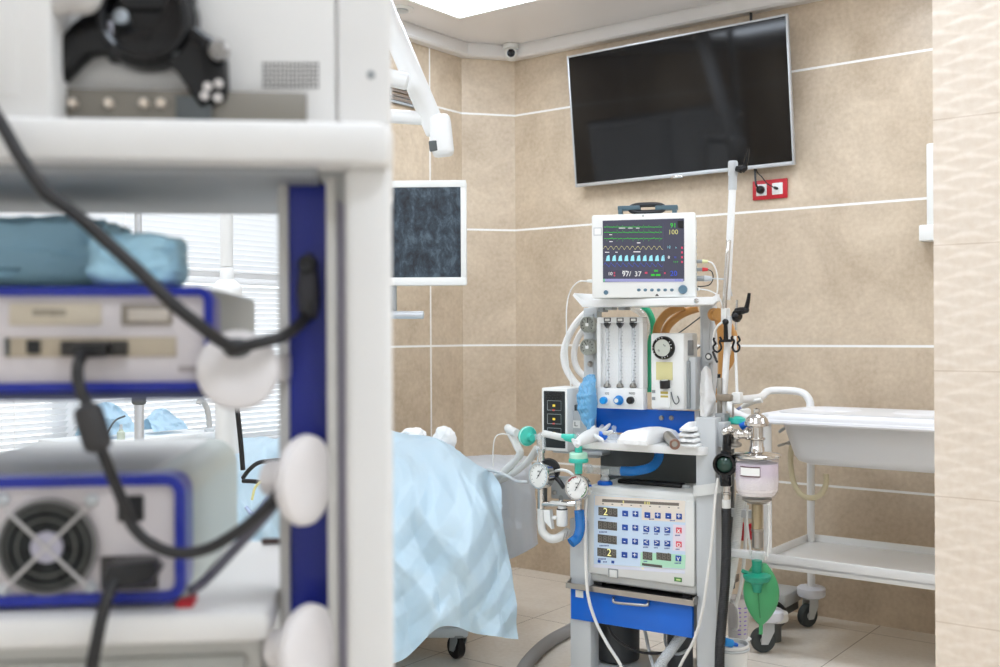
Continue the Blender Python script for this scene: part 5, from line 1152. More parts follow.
# ------------------------------------------------------------------ white trolley with tub by the back wall (frame FW)
def Q(px, py, y): return hit(FW, px, py, y)
lx, yf, yb = 1.6, -.6, -.167; rx = 2.62
tr = thing('trolley', 'white tubular trolley with lower tray and castors against the beige wall', 'trolley', FW @ Vector(((lx + rx) / 2, (yf + yb) / 2, 0)))
ztop = .885
for x in (lx, rx):
    for y in (yf, yb): B(FW).cyl((x, y, .13), (x, y, ztop - .0), .0155, bev=.001).build('leg', white, tr)
z0_, z1_ = Q(772, 567, yf).z, Q(772, 553, yf).z
k = B(FW); k.box((lx - .02, yf - .02, z0_ + .01), (rx + .02, yb + .02, z0_ + .025), .004)
k.box((lx - .02, yf - .02, z0_), (rx + .02, yf - .012, z1_), .002).box((lx - .02, yb + .012, z0_), (rx + .02, yb + .02, z1_), .002).box((lx - .02, yf - .012, z0_), (lx - .012, yb + .012, z1_), .002).box((rx + .012, yf - .012, z0_), (rx + .02, yb + .012, z1_), .002)
k.build('lower_tray', white, tr)
q = Q(873, 580, -.4); B(FW).lathe([(.016, 0), (.016, -.012), (.010, -.016), (.010, -.03), (0, -.03)], (q.x, -.4, z0_ + .01), UP, 16).build('drain_nub', whitep, tr)
k = B(FW); k.box((lx - .012, yf - .012, ztop - .03), (rx + .012, yf + .012, ztop), .003).box((lx - .012, yb - .012, ztop - .03), (rx + .012, yb + .012, ztop), .003).box((lx - .012, yf + .012, ztop - .03), (lx + .012, yb - .012, ztop), .003).box((rx - .012, yf + .012, ztop - .03), (rx + .012, yb - .012, ztop), .003); k.build('top_frame', white, tr)
k = B(FW); k.tube([(lx, yb, ztop - .01), (lx - .005, yb, ztop + .03), (lx - .04, yb, ztop + .06), (lx - .13, yb, ztop + .065), (lx - .17, yb - .03, ztop + .06), (lx - .175, yb - .1, ztop + .04), (lx - .175, yf + .1, ztop + .04), (lx - .17, yf + .03, ztop + .03), (lx - .13, yf, ztop + .0), (lx - .04, yf, ztop - .03), (lx, yf, ztop - .04)], .0155, n=8, seg=14); k.build('push_handle', white, tr)
for x, y, yaw in ((lx, yf, .75), (lx, yb, 1.15), (rx, yf, .4), (rx, yb, .3)):
    B(FW).lathe([(.040, .118), (.052, .122), (.056, .13), (.056, .155), (.05, .16), (.02, .162)], (x, y, 0), UP, 32).build('bumper_disc', mat('bumper_lilac_white', (226, 228, 236), .45), tr)
    caster(tr, FW, x, y, .047, wheelg, lgrey, .028, yaw, .12)
# tub
tub = thing('white_tub', 'deep white plastic tub with a moulded lid resting on the trolley', 'tub', FW @ Vector(((lx + rx) / 2, (yf + yb) / 2, Q(860, 470, -.6).z)))
zt0, zt1 = Q(860, 470, -.58).z, ztop + .004
ta, tb__ = 1.535, 2.685; f0, f1 = -.622, -.145
prof = [(.115, zt0, .05), (.085, zt0 + .01, .055), (.07, zt0 + .03, .06), (.022, zt1, .07), (.02, zt1 + .004, .07)]
def rr_ring(ins, z, r, n=8):
    x0_, x1_, y0_, y1_ = ta + .06 + ins, tb__ - .06 - ins, f0 + .03 + ins * .6, f1 - .03 - ins * .6; out = []
    for cx__, cy__, a0 in ((x1_ - r, y1_ - r, 0), (x0_ + r, y1_ - r, 90), (x0_ + r, y0_ + r, 180), (x1_ - r, y0_ + r, 270)):
        for i in range(n + 1):
            a = math.radians(a0 + 90 * i / n); out.append(Vector((cx__ + r * math.cos(a), cy__ + r * math.sin(a), z)))
    return out
def loft(b, rings, cap0=True, cap1=True):
    n = len(rings[0]); vs = [v for r_ in rings for v in r_]; fs = [(i * n + j, i * n + (j + 1) % n, (i + 1) * n + (j + 1) % n, (i + 1) * n + j) for i in range(len(rings) - 1) for j in range(n)]
    if cap0: fs.append(tuple(range(n))[::-1])
    if cap1: fs.append(tuple((len(rings) - 1) * n + j for j in range(n)))
    return b.add(vs, fs)
loft(B(FW), [rr_ring(*p) for p in prof]).build('tub_body', mat('tub_plastic', (226, 226, 226), .35), tub)
zl0 = Q(860, 428.5, f0).z; zl1 = zl0 + .034
lid = loft(B(FW), [rr_ring(-.03, zl0 + .004, .07), rr_ring(-.055, zl0, .08), rr_ring(-.06, zl0 + .006, .08), rr_ring(-.056, zl0 + .014, .08), rr_ring(-.046, zl0 + .016, .08), rr_ring(-.044, zl0 + .028, .08), rr_ring(-.036, zl1, .08), rr_ring(.0, zl1 + .005, .07), rr_ring(.03, zl1 + .006, .06)]).build('lid', mat('tub_lid', (240, 240, 242), .3), tub)
for px in (842, 950):
    q = hit(FW, px, 408.5, zl1 + .006, 2); B(FW).lathe([(.11, 0), (.11, .004), (.1, .008), (.07, .009), (.06, .005), (0, .005)], (q.x, -.36, zl1 + .004), UP, 36).build('lid_recess', mat('tub_lid2', (240, 240, 242), .3), lid)
hz = [(824, 478, -.5), (827, 470, -.5)]
solo(B(FW).tube([Q(826, 474, -.45), Q(826, 484, -.45), Q(821, 494, -.45), Q(811, 498, -.44), Q(801, 494, -.43), Q(794, 483, -.42), Q(791, 468, -.42), Q(791, 452, -.42), Q(794, 440, -.42)], .0105, n=8, seg=12), 'drain_hose', mat('cream_hose', (206, 194, 160), .45), 'cream rubber drain hose looping from the tub down and up beside the trolley leg', 'hose')
solo(B(FW).cyl(Q(778, 446, -.5), Q(788, 443, -.5), .005, bev=.001).ball(Q(789, 443, -.5), .009), 'hook_bolt', steel, 'small steel bolt sticking out beside the trolley leg under the tub', 'bolt')
solo(B(FW).tube([Q(779, 432, -.45), Q(785, 428, -.45), Q(792, 427, -.45)], .006), 'latch_rod', lgrey, 'short grey latch rod under the tub rim beside the trolley leg', 'rod')
# white frame behind the canister: tilted white panel
t = thing('tilted_panel', 'tilted white equipment lid with a blue-grey edge behind the chrome domed head', 'lid', FW @ Q(748, 432, -.5))
B(FW).box(Q(738, 426, -.52), Q(752, 408, -.44), .01).build('panel', whitep, t); B(FW).tube([Q(738, 408, -.5), Q(747, 421, -.5), Q(752, 430, -.5)], .012).build('edge_strip', mat('blue_grey_strip', (120, 126, 160), .4), t)
solo(B(FW).tube([Q(736, 418, -.35), Q(742, 408, -.35), Q(752, 402, -.35), Q(762, 400, -.35)], .011), 'white_hose', whc, 'white hose arching from the panel towards the trolley handle', 'hose')
# grey wheeled unit on the floor behind the bag
t = thing('wheeled_unit', 'grey boxed unit on black wheels on the floor behind the green bag', 'unit', FW @ Vector((1.42, -.2, 0)))
a, c_ = hit(FW, 764, 606, -.28), hit(FW, 786, 595, -.28)
B(FW).box((a.x - .1, -.28, a.z), (c_.x, -.1, c_.z), .015).build('housing', lgrey, t); B(FW).lathe([(.02, -.02), (.05, -.018), (.055, 0), (.05, .018), (.02, .02)], (c_.x - .05, -.28, .056), (0, 1, 0), 24).build('wheel', black, t); B(FW).box((a.x - .1, -.27, .05), (c_.x - .01, -.12, a.z + .004), .004).build('chassis', dgrey, t)
t = thing('foot_pedal', 'white round topped foot pedal on the floor beside the front castor', 'pedal', FW @ hit(FW, 772, 622, -.45))
q = hit(FW, 772, 612, -.45); B(FW).lathe([(.06, 0), (.062, .008), (.06, .03), (.04, .036), (0, .038)], (q.x, -.45, q.z - .03), UP, 28).build('pedal_top', whitep, t); B(FW).lathe([(.035, 0), (.035, q.z - .03)], (q.x, -.45, 0), UP, 20).build('pedal_base', dgrey, t)
# ------------------------------------------------------------------ endoscopy cart close to the lens (frame FE)
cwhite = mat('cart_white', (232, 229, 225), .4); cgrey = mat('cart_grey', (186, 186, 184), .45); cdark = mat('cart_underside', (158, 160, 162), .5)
ec = thing('endoscopy_cart', 'white endoscopy cart with a blue strip column, seen from behind close by', 'cart', FE @ Vector((-.3, .18, 0)))
zs0, zs1_ = E(200, 161, 0).z, E(200, 118, 0).z
SW = -.72
k = B(FE); k.prism([(SW, 0), (-.02, 0), (-.006, .006), (0, .02), (0, .34), (-.006, .354), (-.02, .36), (SW, .36)], 2, zs0, zs1_, .008); k.build('top_shelf', cwhite, ec)
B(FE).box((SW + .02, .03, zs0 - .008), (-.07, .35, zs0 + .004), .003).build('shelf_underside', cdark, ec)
cx0, cx1 = E(345, 300, .03).x, E(392, 300, .03).x
k = B(FE).box((cx0, .03, .02), (cx1, .09, zs0 + .002), .008, 3); k.build('column', cwhite, ec)
bx0, bx1 = E(288, 300, .1).x, E(326, 300, .1).x
B(FE).box((bx0 - .002, .095, .06), (bx1 + .002, .11, zs0 - .006)).build('blue_strip', navy, ec)
rg = mat('rail_grey', (206, 202, 196), .4)
a, c_ = E(278, 300, .085).x, E(288.5, 300, .085).x; B(FE).box((a, .085, .05), (c_, .125, zs0 - .005), .003).build('rail', rg, ec)
a, c_ = E(326, 300, .05).x, E(337, 300, .05).x; B(FE).box((a, .05, .05), (c_, .125, zs0 - .005), .003).build('rail', rg, ec)
B(FE).box((c_ - .001, .06, .05), (cx0 + .02, .125, zs0 - .005)).build('rail_groove', mat('groove_mauve', (172, 168, 184), .5), ec)
k = B(FE); p_ = [(E(316, 166, .06).x, zs0), (E(346, 166, .06).x, zs0), (E(346, 205, .06).x, E(346, 206, .06).z), (E(338, 200, .06).x, E(338, 200, .06).z)]
k.prism(p_, 1, .055, .08, 0); k.build('shelf_bracket', cgrey, ec)
B(FE).box((SW + .005, .03, .02), (SW + .05, .09, zs0), .008).build('column', cwhite, ec)
B(FE).box((SW + .005, .3, .02), (SW + .05, .35, zs0), .008).build('column', cwhite, ec)
B(FE).box((cx0 + .01, .3, .02), (cx0 + .045, .345, zs0), .008).build('column', cwhite, ec) if 0 else None
z2 = E(120, 391, .06).z; B(FE).box((SW + .02, .05, z2 - .008), (bx0 - .06, .34, z2 - .001), .002).build('middle_shelf', mat('shelf_blue_grey', (92, 98, 128), .4), ec)
z3 = E(120, 613, .03).z; sxr = E(279, 600, .1).x
B(FE).box((SW + .02, .02, z3 - .028), (sxr, .36, z3), .008).build('lower_shelf', cwhite, ec)
dxr = E(262, 640, .05).x
k = B(FE); k.box((SW + .03, .05, z3 - .30), (dxr, .34, z3 - .027), .004); bxm = k.build('drawer_unit', mat('drawer_warm_grey', (206, 204, 198), .45), ec)
k = B(FE); rp = E(246, 640, .045).x; k.box((SW + .05, .042, z3 - .28), (rp, .052, z3 - .045), .006); fr_ = k.build('drawer_front', mat('drawer_front_grey', (178, 178, 172), .5), bxm)
k = B(FE); k.box((SW + .08, .036, z3 - .26), (E(232, 650, .04).x, .044, z3 - .075), .006); k.build('drawer_pull', mat('drawer_pull_grey', (208, 206, 200), .5), fr_)
for x in (SW + .05, -.12):
    for y in (.06, .3): caster(ec, FE, x, y, .03, wheelg, lgrey, .022, .4, .07) if 0 else None
B(FE).box((SW + .02, .05, .02), (cx1 - .005, .34, .07), .01).build('base', cwhite, ec)
# cable discs on the column
dcm = mat('disc_white', (232, 226, 224), .4)
def disc(px, py, y, R_, ax, lb):
    c = E(px, py, y); ax = Vector(ax).normalized()
    t = thing('cable_disc', lb, 'cable holder', FE @ c, 'white cable discs on the column')
    B(FE).lathe([(R_ * .5, -.010), (R_ * .92, -.008), (R_, -.002), (R_ * .97, .004), (R_ * .8, .0075), (R_ * .4, .006), (0, .005)], c, ax, 40).build('disc_plate', dcm, t)
    B(FE).cyl(c - ax * .04, c - ax * .006, R_ * .4).build('spindle', dcm, t)
    return c
c1 = disc(238, 370, .03, .037, (.1, -1, .12), 'round white cable disc, the uppermost, seen full face beside the video unit')
c2 = disc(306, 480, .03, .042, (.92, -.5, 0), 'white cable disc seen edge on, in the middle of the blue strip column')
c3 = disc(310, 650, .03, .042, (.9, -.55, .1), 'white cable disc seen edge on, at the foot of the blue strip column')
k = B(FE); k.box((c1.x - .01, c1.y + .03, c1.z - .012), (E(292, 370, .1).x, c1.y + .045, c1.z + .012), .003); k.box((E(284, 370, .1).x, c1.y + .03, c1.z - .012), (E(292, 370, .1).x, .105, c1.z + .012), .003); k.build('disc_arm', dcm, ec)
# top: white casing with black mount
bd = thing('video_monitor', 'large white casing with a perforated patch standing on the cart top shelf', 'monitor casing', FE @ Vector((-.25, .2, zs1_)))
x0, x1 = E(40, 60, .075).x, E(391, 60, .075).x; xs = E(336, 60, .075).x
B(FE).box((x0, .075, zs1_), (xs, .22, zs1_ + .34), .004).build('casing', cwhite, bd)
B(FE).box((xs + .0005, .073, zs1_), (x1, .24, zs1_ + .34), .006).build('side_frame', cwhite, bd)
k = B(FE)
for i in range(14):
    for j in range(6):
        c = E(264 + i * 4.1, 64 + j * 4.6, .0745); k.lathe([(.0017, .0002), (0, .0003)], c, FR, 8)
k.build('perforation', mat('hole_grey', (120, 116, 112), .6), bd)
B(FE).lathe([(.004, 0), (.004, .002), (0, .003)], E(371, 75, .073), FR, 12).build('rivet', mgrey, bd)
bl_ = thing('white_box', 'white block at the left edge of the cart top shelf before the casing', 'box', FE @ Vector((-.5, .06, zs1_)))
k = B(FE).box((SW + .02, .015, zs1_), (E(51, 60, .015).x, .095, zs1_ + .25), .006); k.build('casing', cwhite, bl_); B(FE).box((SW + .06, .0135, zs1_ + .02), (E(18, 60, .015).x, .016, zs1_ + .2), .001).build('front_panel', cwhite, bl_)
rl = thing('connector_strip', 'metal connector strip with bright sockets lying under the black mount', 'connector strip', FE @ E(180, 113, .06))
a, c_ = E(45, 116, .06), E(306, 92, .06); B(FE).box((a.x, .060, zs1_ + .0005), (c_.x, .0745, c_.z), .002).build('strip_body', mat('strip_grey', (134, 128, 118), .45, metal=.3), rl)
for px in (57, 74, 110, 145, 162): B(FE).lathe([(.0045, 0), (.0045, .006), (.0035, .008), (0, .008)], E(px, 104, .060), FR, 12).build('socket', mat('bright_socket', (236, 222, 206), .3, metal=.5), rl)
B(FE).box((E(176, 104, .055).x, .052, zs1_ + .001), (E(212, 104, .055).x, .058, E(190, 95, .05).z), .002).build('dark_socket', dgrey, rl)
bm_ = thing('mount_bracket', 'glossy black three armed mount with a round hub on the white casing', 'mount', FE @ E(140, 80, .05))
def pl(q, y=.058): return [(E(a, b_, y).x, E(a, b_, y).z) for a, b_ in q]
k = B(FE); hubc = E(148, 22, .062)
k.lathe([(.045, -.012), (.048, .0), (.046, .012), (.036, .016), (.034, .006), (0, .004)], hubc, FR, 36); k.build('hub', gloss, bm_)
k = B(FE); k.prism(pl([(176, -20), (196, -20), (196, 26), (206, 34), (222, 44), (228, 62), (229, 88), (226, 100), (214, 106), (202, 110), (194, 100), (190, 92), (178, 74), (164, 62), (150, 66), (142, 60), (150, 40)]), 1, .048, .072, .007); k.build('arm', gloss, bm_)
k = B(FE); k.prism(pl([(118, 58), (104, 55), (92, 57), (84, 64), (60, 88), (40, 98), (36, 60), (52, 44), (66, 34), (74, 24), (84, 16), (96, 10), (112, 14), (122, 30)]), 1, .048, .072, .007); k.build('arm', gloss, bm_)
k = B(FE); k.prism(pl([(96, 46), (110, 62), (136, 66), (160, 64), (186, 50), (180, 30), (110, 28)]), 1, .052, .072, .007); k.build('bridge', gloss, bm_)
k = B(FE); k.prism(pl([(112, -25), (184, -25), (180, 12), (118, 12)]), 1, .05, .072, .006); k.build('neck', gloss, bm_)
k = B(FE); k.ring(hubc + Vector((0, -.018, 0)), FR, .038, .005); k.build('hub_ring', gloss, bm_)
for px, py in ((220, 52),): B(FE).lathe([(.009, 0), (.0095, .01), (.006, .014), (0, .014)], E(px, py, .048), FR, 14).build('screw_cap', mat('cap_grey', (150, 146, 142), .3, metal=.6), bm_)
for px, py in ((208, 87), (219, 84), (205, 96), (218, 98)): B(FE).lathe([(.0042, 0), (.0042, .003), (0, .004)], E(px, py, .048), FR, 12).build('arm_screw', mat('screw_pale', (214, 208, 204), .3, metal=.5), bm_)
B(FE).lathe([(.005, 0), (.005, .004), (0, .005)], E(174, 52, .052), FR, 12).build('arm_bolt', dgrey, bm_)
B(FE).lathe([(.007, 0), (.007, .012), (0, .014)], E(124, 20, .056), FR, 14).build('hub_screw', mat('screw_blue_grey', (170, 178, 186), .25, metal=.7), bm_)
B(FE).box(E(105, 36, .046), E(114, 22, .05), .003).build('hub_plate', mat('plate_grey', (180, 180, 190), .2, metal=.7), bm_)
solo(B(FE).tube([E(56, 6, .03), E(70, 2, .028), E(86, 2, .028), E(92, -8, .03)], .011), 'grey_cable_end', mat('cable_grey', (196, 190, 184), .4), 'pale grey cable end over the left arm of the black mount', 'cable')

# video unit on the middle shelf
y1 = .05
def unit(px0, px1, pyt, pyb, y, dep, name, lb, cat, roundtop):
    a, c_ = E(px0, (pyt + pyb) / 2, y).x, E(px1, (pyt + pyb) / 2, y).x; zb2, zt2 = E((max(px0, 0) + px1) / 2, pyb, y).z, E((max(px0, 0) + px1) / 2, pyt, y).z
    t = thing(name, lb, cat, FE @ Vector(((a + c_) / 2, y + dep / 2, zb2)))
    return t, a, c_, zb2, zt2
def frame_ring(b, x0, x1, z0, z1, y0, y1_, w, r=.012):
    n = 5
    def rr(i, rad):
        X0, X1, Z0, Z1 = x0 + i, x1 - i, z0 + i, z1 - i; out = []
        for cx__, cz__, a0 in ((X1 - rad, Z1 - rad, 0), (X0 + rad, Z1 - rad, 90), (X0 + rad, Z0 + rad, 180), (X1 - rad, Z0 + rad, 270)):
            for k_ in range(n + 1):
                an = math.radians(a0 + 90 * k_ / n); out.append((cx__ + rad * math.cos(an), cz__ + rad * math.sin(an)))
        return out
    o_, i_ = rr(0, r), rr(w, max(.002, r - w)); m_ = len(o_)
    vs = [(p[0], y0, p[1]) for p in o_] + [(p[0], y0, p[1]) for p in i_] + [(p[0], y1_, p[1]) for p in o_] + [(p[0], y1_, p[1]) for p in i_]
    fs = []
    for j in range(m_):
        j2 = (j + 1) % m_; fs += [(j, j2, m_ + j2, m_ + j), (2 * m_ + j, 3 * m_ + j, 3 * m_ + j2, 2 * m_ + j2), (j, 2 * m_ + j, 2 * m_ + j2, j2), (m_ + j, m_ + j2, 3 * m_ + j2, 3 * m_ + j)]
    return b.add(vs, fs)
pane_ = mat('unit_panel', (216, 208, 208), .45); beige = mat('beige_label', (206, 194, 174), .5); ugrey = mat('unit_grey', (150, 154, 152), .4)
vu, x0, x1, zb2, zt2 = unit(-90, 214, 288, 391, y1, .3, 'video_processor', 'blue edged video unit on the middle shelf of the cart, with sockets and leads', 'video unit', 0)
zb2 = z2 + .001
B(FE).box((x0, y1 + .006, zb2), (x1, y1 + .30, zt2), .006).build('housing', ugrey, vu)
frame_ring(B(FE), x0 - .001, x1 + .001, zb2 - .0005, zt2 + .001, y1 - .008, y1 + .03, .0085, .014).build('blue_frame', navy, vu)
B(FE).box((x0 + .006, y1 - .002, zb2 + .006), (x1 - .006, y1 + .01, zt2 - .006)).build('rear_panel', pane_, vu)
def er(x0_, y0_, x1_, y1__, ya, yb_, m, nm, par, bev=.001): return rect(B(FE), x0_, y0_, x1_, y1__, ya, yb_, bev, F=FE).build(nm, m, par)
er(9, 303, 101, 325, y1 - .004, y1, beige, 'label_plate', vu); er(32, 309, 66, 316, y1 - .0045, y1 - .003, mat('faded_print', (160, 150, 134), .6), 'print', vu)
sl = er(121, 304, 172, 325, y1 - .005, y1, mat('socket_frame', (150, 140, 128), .5), 'socket_block', vu); er(128, 309, 168, 321, y1 - .007, y1 - .004, mat('socket_pale', (200, 190, 178), .4), 'socket_face', sl)
ss = er(4, 337, 176, 357, y1 - .004, y1, mat('slot_beige', (186, 172, 150), .5), 'slot_strip', vu); er(26, 340, 40, 354, y1 - .006, y1 - .003, black, 'jack', ss); er(60, 341, 126, 356, y1 - .012, y1 - .003, mat('slot_dark', (48, 44, 40), .5), 'plug_housing', ss); er(4, 338, 9, 356, y1 - .006, y1 - .003, dgrey, 'jack', ss)
er(178, 366, 198, 372, y1 - .003, y1, mat('print_grey', (170, 160, 158), .5), 'print', vu)
# light source on the lower shelf
lsn, x0, x1, zb2, zt2 = unit(-90, 186, 476, 614, y1, .34, 'light_source', 'blue edged light source with a rear fan on the lower shelf of the cart', 'light source', 0)
zb2 = z3 + .006
hs = mat('light_source_grey', (176, 184, 178), .35)
k = B(FE); n = 8; r = .03
pr = [(x0 + .004, zb2), (x1 - .002, zb2), (x1 - .002, zt2 - r)] + [(x1 - .002 - r + r * math.cos(a), zt2 - r + r * math.sin(a)) for a in [PI / 2 * i / n for i in range(1, n + 1)]] + [(x0 + .004, zt2)]
k.prism(pr, 1, y1 + .006, y1 + .34); k.build('housing', hs, lsn)
B(FE).box((x0 + .01, y1 + .02, zt2 - .001), (x1 - .035, y1 + .33, zt2 + .001), .0005).build('top_cover', mat('top_cover_white', (214, 214, 210), .35), lsn)
frame_ring(B(FE), x0 - .001, x1 + .001, zb2 - .0005, zt2 + .001, y1 - .008, y1 + .03, .0095, .018).build('blue_frame', navy, lsn)
B(FE).box((x0 + .006, y1 - .002, zb2 + .006), (x1 - .006, y1 + .012, zt2 - .006)).build('rear_panel', pane_, lsn)
fc_ = E(49, 546, y1 - .002); R_ = .0415
fg = B(FE).lathe([(R_ * .98, 0), (R_ * 1.06, .002), (R_ * 1.06, .006), (R_ * .97, .007)], fc_, FR, 40, cap=False).build('fan_ring', mat('fan_grey', (120, 118, 116), .4), lsn)
B(FE).lathe([(R_, .001), (R_, .002), (0, .002)], fc_, FR, 36).build('fan_well', mat('fan_black', (12, 15, 15), .6), fg)
k = B(FE)
for j in range(7):
    a = 2 * PI * j / 7; d = Vector((math.cos(a), 0, math.sin(a))); e_ = Vector((math.cos(a + .55), 0, math.sin(a + .55)))
    k.add([fc_ + d * R_ * .32 + FR * .0035, fc_ + d * R_ * .95 + FR * .003, fc_ + e_ * R_ * .95 + FR * .005, fc_ + e_ * R_ * .32 + FR * .005], [(0, 1, 2, 3)])
k.build('fan_blade', mat('blade_grey', (22, 26, 26), .6), fg)
B(FE).lathe([(R_ * .34, .002), (R_ * .34, .007), (0, .0075)], fc_, FR, 24).build('fan_hub', mat('hub_lilac', (186, 182, 196), .4), fg)
for f_ in (.62, .86):
    k = B(FE); k.ring(fc_ + FR * .0085, FR, R_ * f_, .0007); k.build('guard_wire', mat('wire_grey', (120, 120, 116), .3, metal=.6), fg)
k = B(FE)
for a in (.785, 2.356, 3.927, 5.498): k.cyl(fc_ + FR * .0085, fc_ + FR * .0085 + Vector((math.cos(a), 0, math.sin(a))) * R_ * 1.25, .0016, seg=8)
k.build('guard_arm', mat('wire_pale', (206, 202, 200), .35, metal=.3), fg)
for px, py in ((3, 499), (92, 500), (4, 590), (91, 587)): B(FE).lathe([(.006, 0), (.006, .003), (.004, .005), (0, .005)], E(px, py, y1 - .002), FR, 14).build('fan_screw', lgrey, lsn)
er(117, 496, 143, 522, y1 - .006, y1, black, 'inlet', lsn, .002); er(100, 556, 158, 590, y1 - .004, y1, mat('inlet_dark', (60, 56, 54), .5), 'power_inlet', lsn, .003)
rf = er(176, 602, 192, 612, y1 - .01, y1 + .02, red, 'red_tab', lsn)
for px in (0, 150): B(FE).cyl((E(px, 600, y1).x, y1 + .05, z3 + .0005), (E(px, 600, y1).x, y1 + .05, z3 + .008), .012).build('rubber_foot', black, lsn)
# leads at the back of the cart
cab = mat('black_cable', (34, 32, 32), .45)
def EP(q): return [E(*p) for p in q]
t = thing('signal_lead', 'black lead with a fat ferrite bead, plugged into the video unit', 'cable', FE @ E(95, 430, .0))
B(FE).box(E(70, 358, y1 - .03), E(112, 343, y1 - .008), .004).build('plug_body', black, t)
B(FE).tube(EP([(84, 352, y1 - .03), (78, 366, y1 - .045), (79, 385, .0), (87, 405, -.01), (93, 430, -.01), (104, 456, -.01), (112, 476, -.005), (122, 500, .0), (132, 525, .005), (150, 543, .005), (176, 553, .0), (204, 550, .0), (230, 537, .0), (255, 518, .005), (278, 494, .01), (292, 474, .015), (300, 458, .02), (302, 446, .03)]), .0052, n=8).build('lead', cab, t)
a, c_ = E(86, 404, -.008), E(100, 452, -.008); d = (c_ - a).normalized(); B(FE).lathe([(.006, 0), (.0115, .004), (.0125, .01), (.0125, (c_ - a).length - .01), (.0115, (c_ - a).length - .004), (.006, (c_ - a).length)], a, d, 20).build('ferrite_bead', mat('ferrite_grey', (52, 50, 50), .4), t)
t = thing('power_lead', 'black power lead plugged in below the fan of the light source', 'cable', FE @ E(130, 575, .0))
B(FE).prism(pl([(106, 566), (150, 562), (158, 572), (150, 584), (124, 590), (106, 592), (100, 580)], y1 - .035), 1, y1 - .035, y1 - .003, .004).build('plug_body', black, t)
B(FE).hose(EP([(116, 580, .02), (108, 596, .008), (102, 616, .0), (97, 640, -.005), (92, 668, -.005), (88, 710, -.005)]), .0055, pitch=.006, amp=.06).build('lead', cab, t)
t = thing('top_cable', 'long black cable sweeping down from the top shelf to the uppermost white disc', 'cable', FE @ E(110, 240, -.02))
B(FE).tube(EP([(-40, 60, -.02), (0, 122, -.02), (22, 160, -.025), (46, 192, -.03), (78, 216, -.03), (108, 243, -.03), (140, 272, -.03), (172, 303, -.03), (203, 328, -.02), (222, 342, .0), (240, 348, .012)]), .0058, n=8).build('lead', cab, t)
B(FE).tube(EP([(228, 352, .01), (246, 346, .008), (266, 341, .012), (284, 336, .03), (298, 326, .06), (306, 316, .08), (310, 300, .085)]), .0056, n=8).build('tail', cab, t)
B(FE).ball(E(237, 348, .014), .009, (1.5, .6, 1)).build('cable_grip', dgrey, t)
t = thing('cable_clip', 'long black cable clip on the blue strip of the column', 'clip', FE @ E(308, 318, .09))
k = B(FE); k.prism(pl([(300, 258), (308, 252), (316, 258), (319, 300), (316, 318), (306, 322), (298, 312), (296, 290)], .08), 1, .08, .097, .005); k.build('clip_body', mat('clip_black', (44, 42, 48), .4), t)
k = B(FE); k.ring(E(307, 264, .08), FR, .006, .003); k.build('clip_eye', black, t)
solo(B(FE).tube(EP([(302, 446, .03), (298, 458, .022), (290, 478, .018), (284, 492, .02), (262, 520, .03), (236, 548, .05), (206, 580, .06), (190, 592, .06)]), .0048), 'grey_lead', mat('grey_lead', (96, 94, 104), .45), 'second grey lead running from the middle disc down behind the light source', 'cable')
# blue wrapped packs on the video unit
bwm = mat('blue_wrap', (170, 212, 231), .7, bump=.5, bscale=40, var=.12, vscale=14)
def pack(px0, px1, pyt, pyb, y0, y1_, seed, nm, lb, rnd):
    a, c_ = E(px0, pyb, y0), E(px1, pyt, y0); bm = bmesh.new(); bmesh.ops.create_cube(bm, size=2); bmesh.ops.subdivide_edges(bm, edges=bm.edges[:], cuts=14, use_grid_fill=True)
    sx, sz, sy = (c_.x - a.x) / 2, (c_.z - a.z) / 2, (y1_ - y0) / 2
    for v in bm.verts:
        q = v.co.copy(); L_ = (abs(q.x) ** rnd + abs(q.y) ** rnd + abs(q.z) ** rnd) ** (1 / rnd); q = q / L_ * max(abs(q.x), abs(q.y), abs(q.z))
        n_ = .10 * noise.noise(q * 2 + Vector((seed, 0, 0))) + .10 * (.4 - abs(noise.noise(q * 4 + Vector((0, seed, 0)))) * 2)
        q = q * (1 + n_ * (.3 if q.z < -.6 else 1)); v.co = Vector(((a.x + c_.x) / 2 + q.x * sx, (y0 + y1_) / 2 + q.y * sy, a.z + sz + max(-1, q.z) * sz))
    return solo(B(FE).bm(bm), nm, bwm, lb, 'pack', 'blue wrapped packs on the video unit')
pack(-110, 106, 214, 287, .14, .27, 1, 'wrapped_pack', 'flat blue wrapped pack on top of the blue edged video unit', 6)
pack(84, 174, 232, 287, .05, .13, 5, 'wrapped_roll', 'round ended blue wrapped roll at the end of the video unit top', 5)
t = thing('marker_pen', 'slim dark pen lying on the lower cart shelf beside the column', 'pen', FE @ E(272, 553, .32)); a, c_ = E(262, 553.5, .33), E(290, 551.5, .33); a.z = c_.z = z3 + .004
B(FE).cyl(a, c_, .0035, bev=.001).build('barrel', mat('pen_brown', (80, 62, 56), .4), t); B(FE).cyl(c_, c_ + (c_ - a) * .25, .003, .001).build('tip', black, t)

# ------------------------------------------------------------------ between cart and window
ip = thing('drip_stand', 'steel drip stand pole in front of the window blinds', 'drip stand', (at(139, 400, 3.0).x, 3.0, 0))
px_ = at(139, 400, 3.0).x
B().cyl((px_, 3.0, .05), (px_, 3.0, 1.25), .0135, bev=.002).build('lower_tube', alu, ip); B().cyl((px_, 3.0, 1.2), (px_, 3.0, 2.0), .010).build('upper_tube', alu, ip)
zc = at(139, 394, 3.0).z; B().lathe([(.014, -.03), (.020, -.026), (.020, .02), (.014, .026)], (px_, 3.0, zc), UP, 20).build('collar', dgrey, ip)
for j in range(5):
    a = 2 * PI * j / 5; d = Vector((math.cos(a), math.sin(a), 0)); B().cyl(Vector((px_, 3, .07)), Vector((px_, 3, .05)) + d * .26, .012, .01).build('foot', steel, ip); 
    B().ball(Vector((px_, 3, .0225)) + d * .26, .0225).build('castor_ball', black, ip)
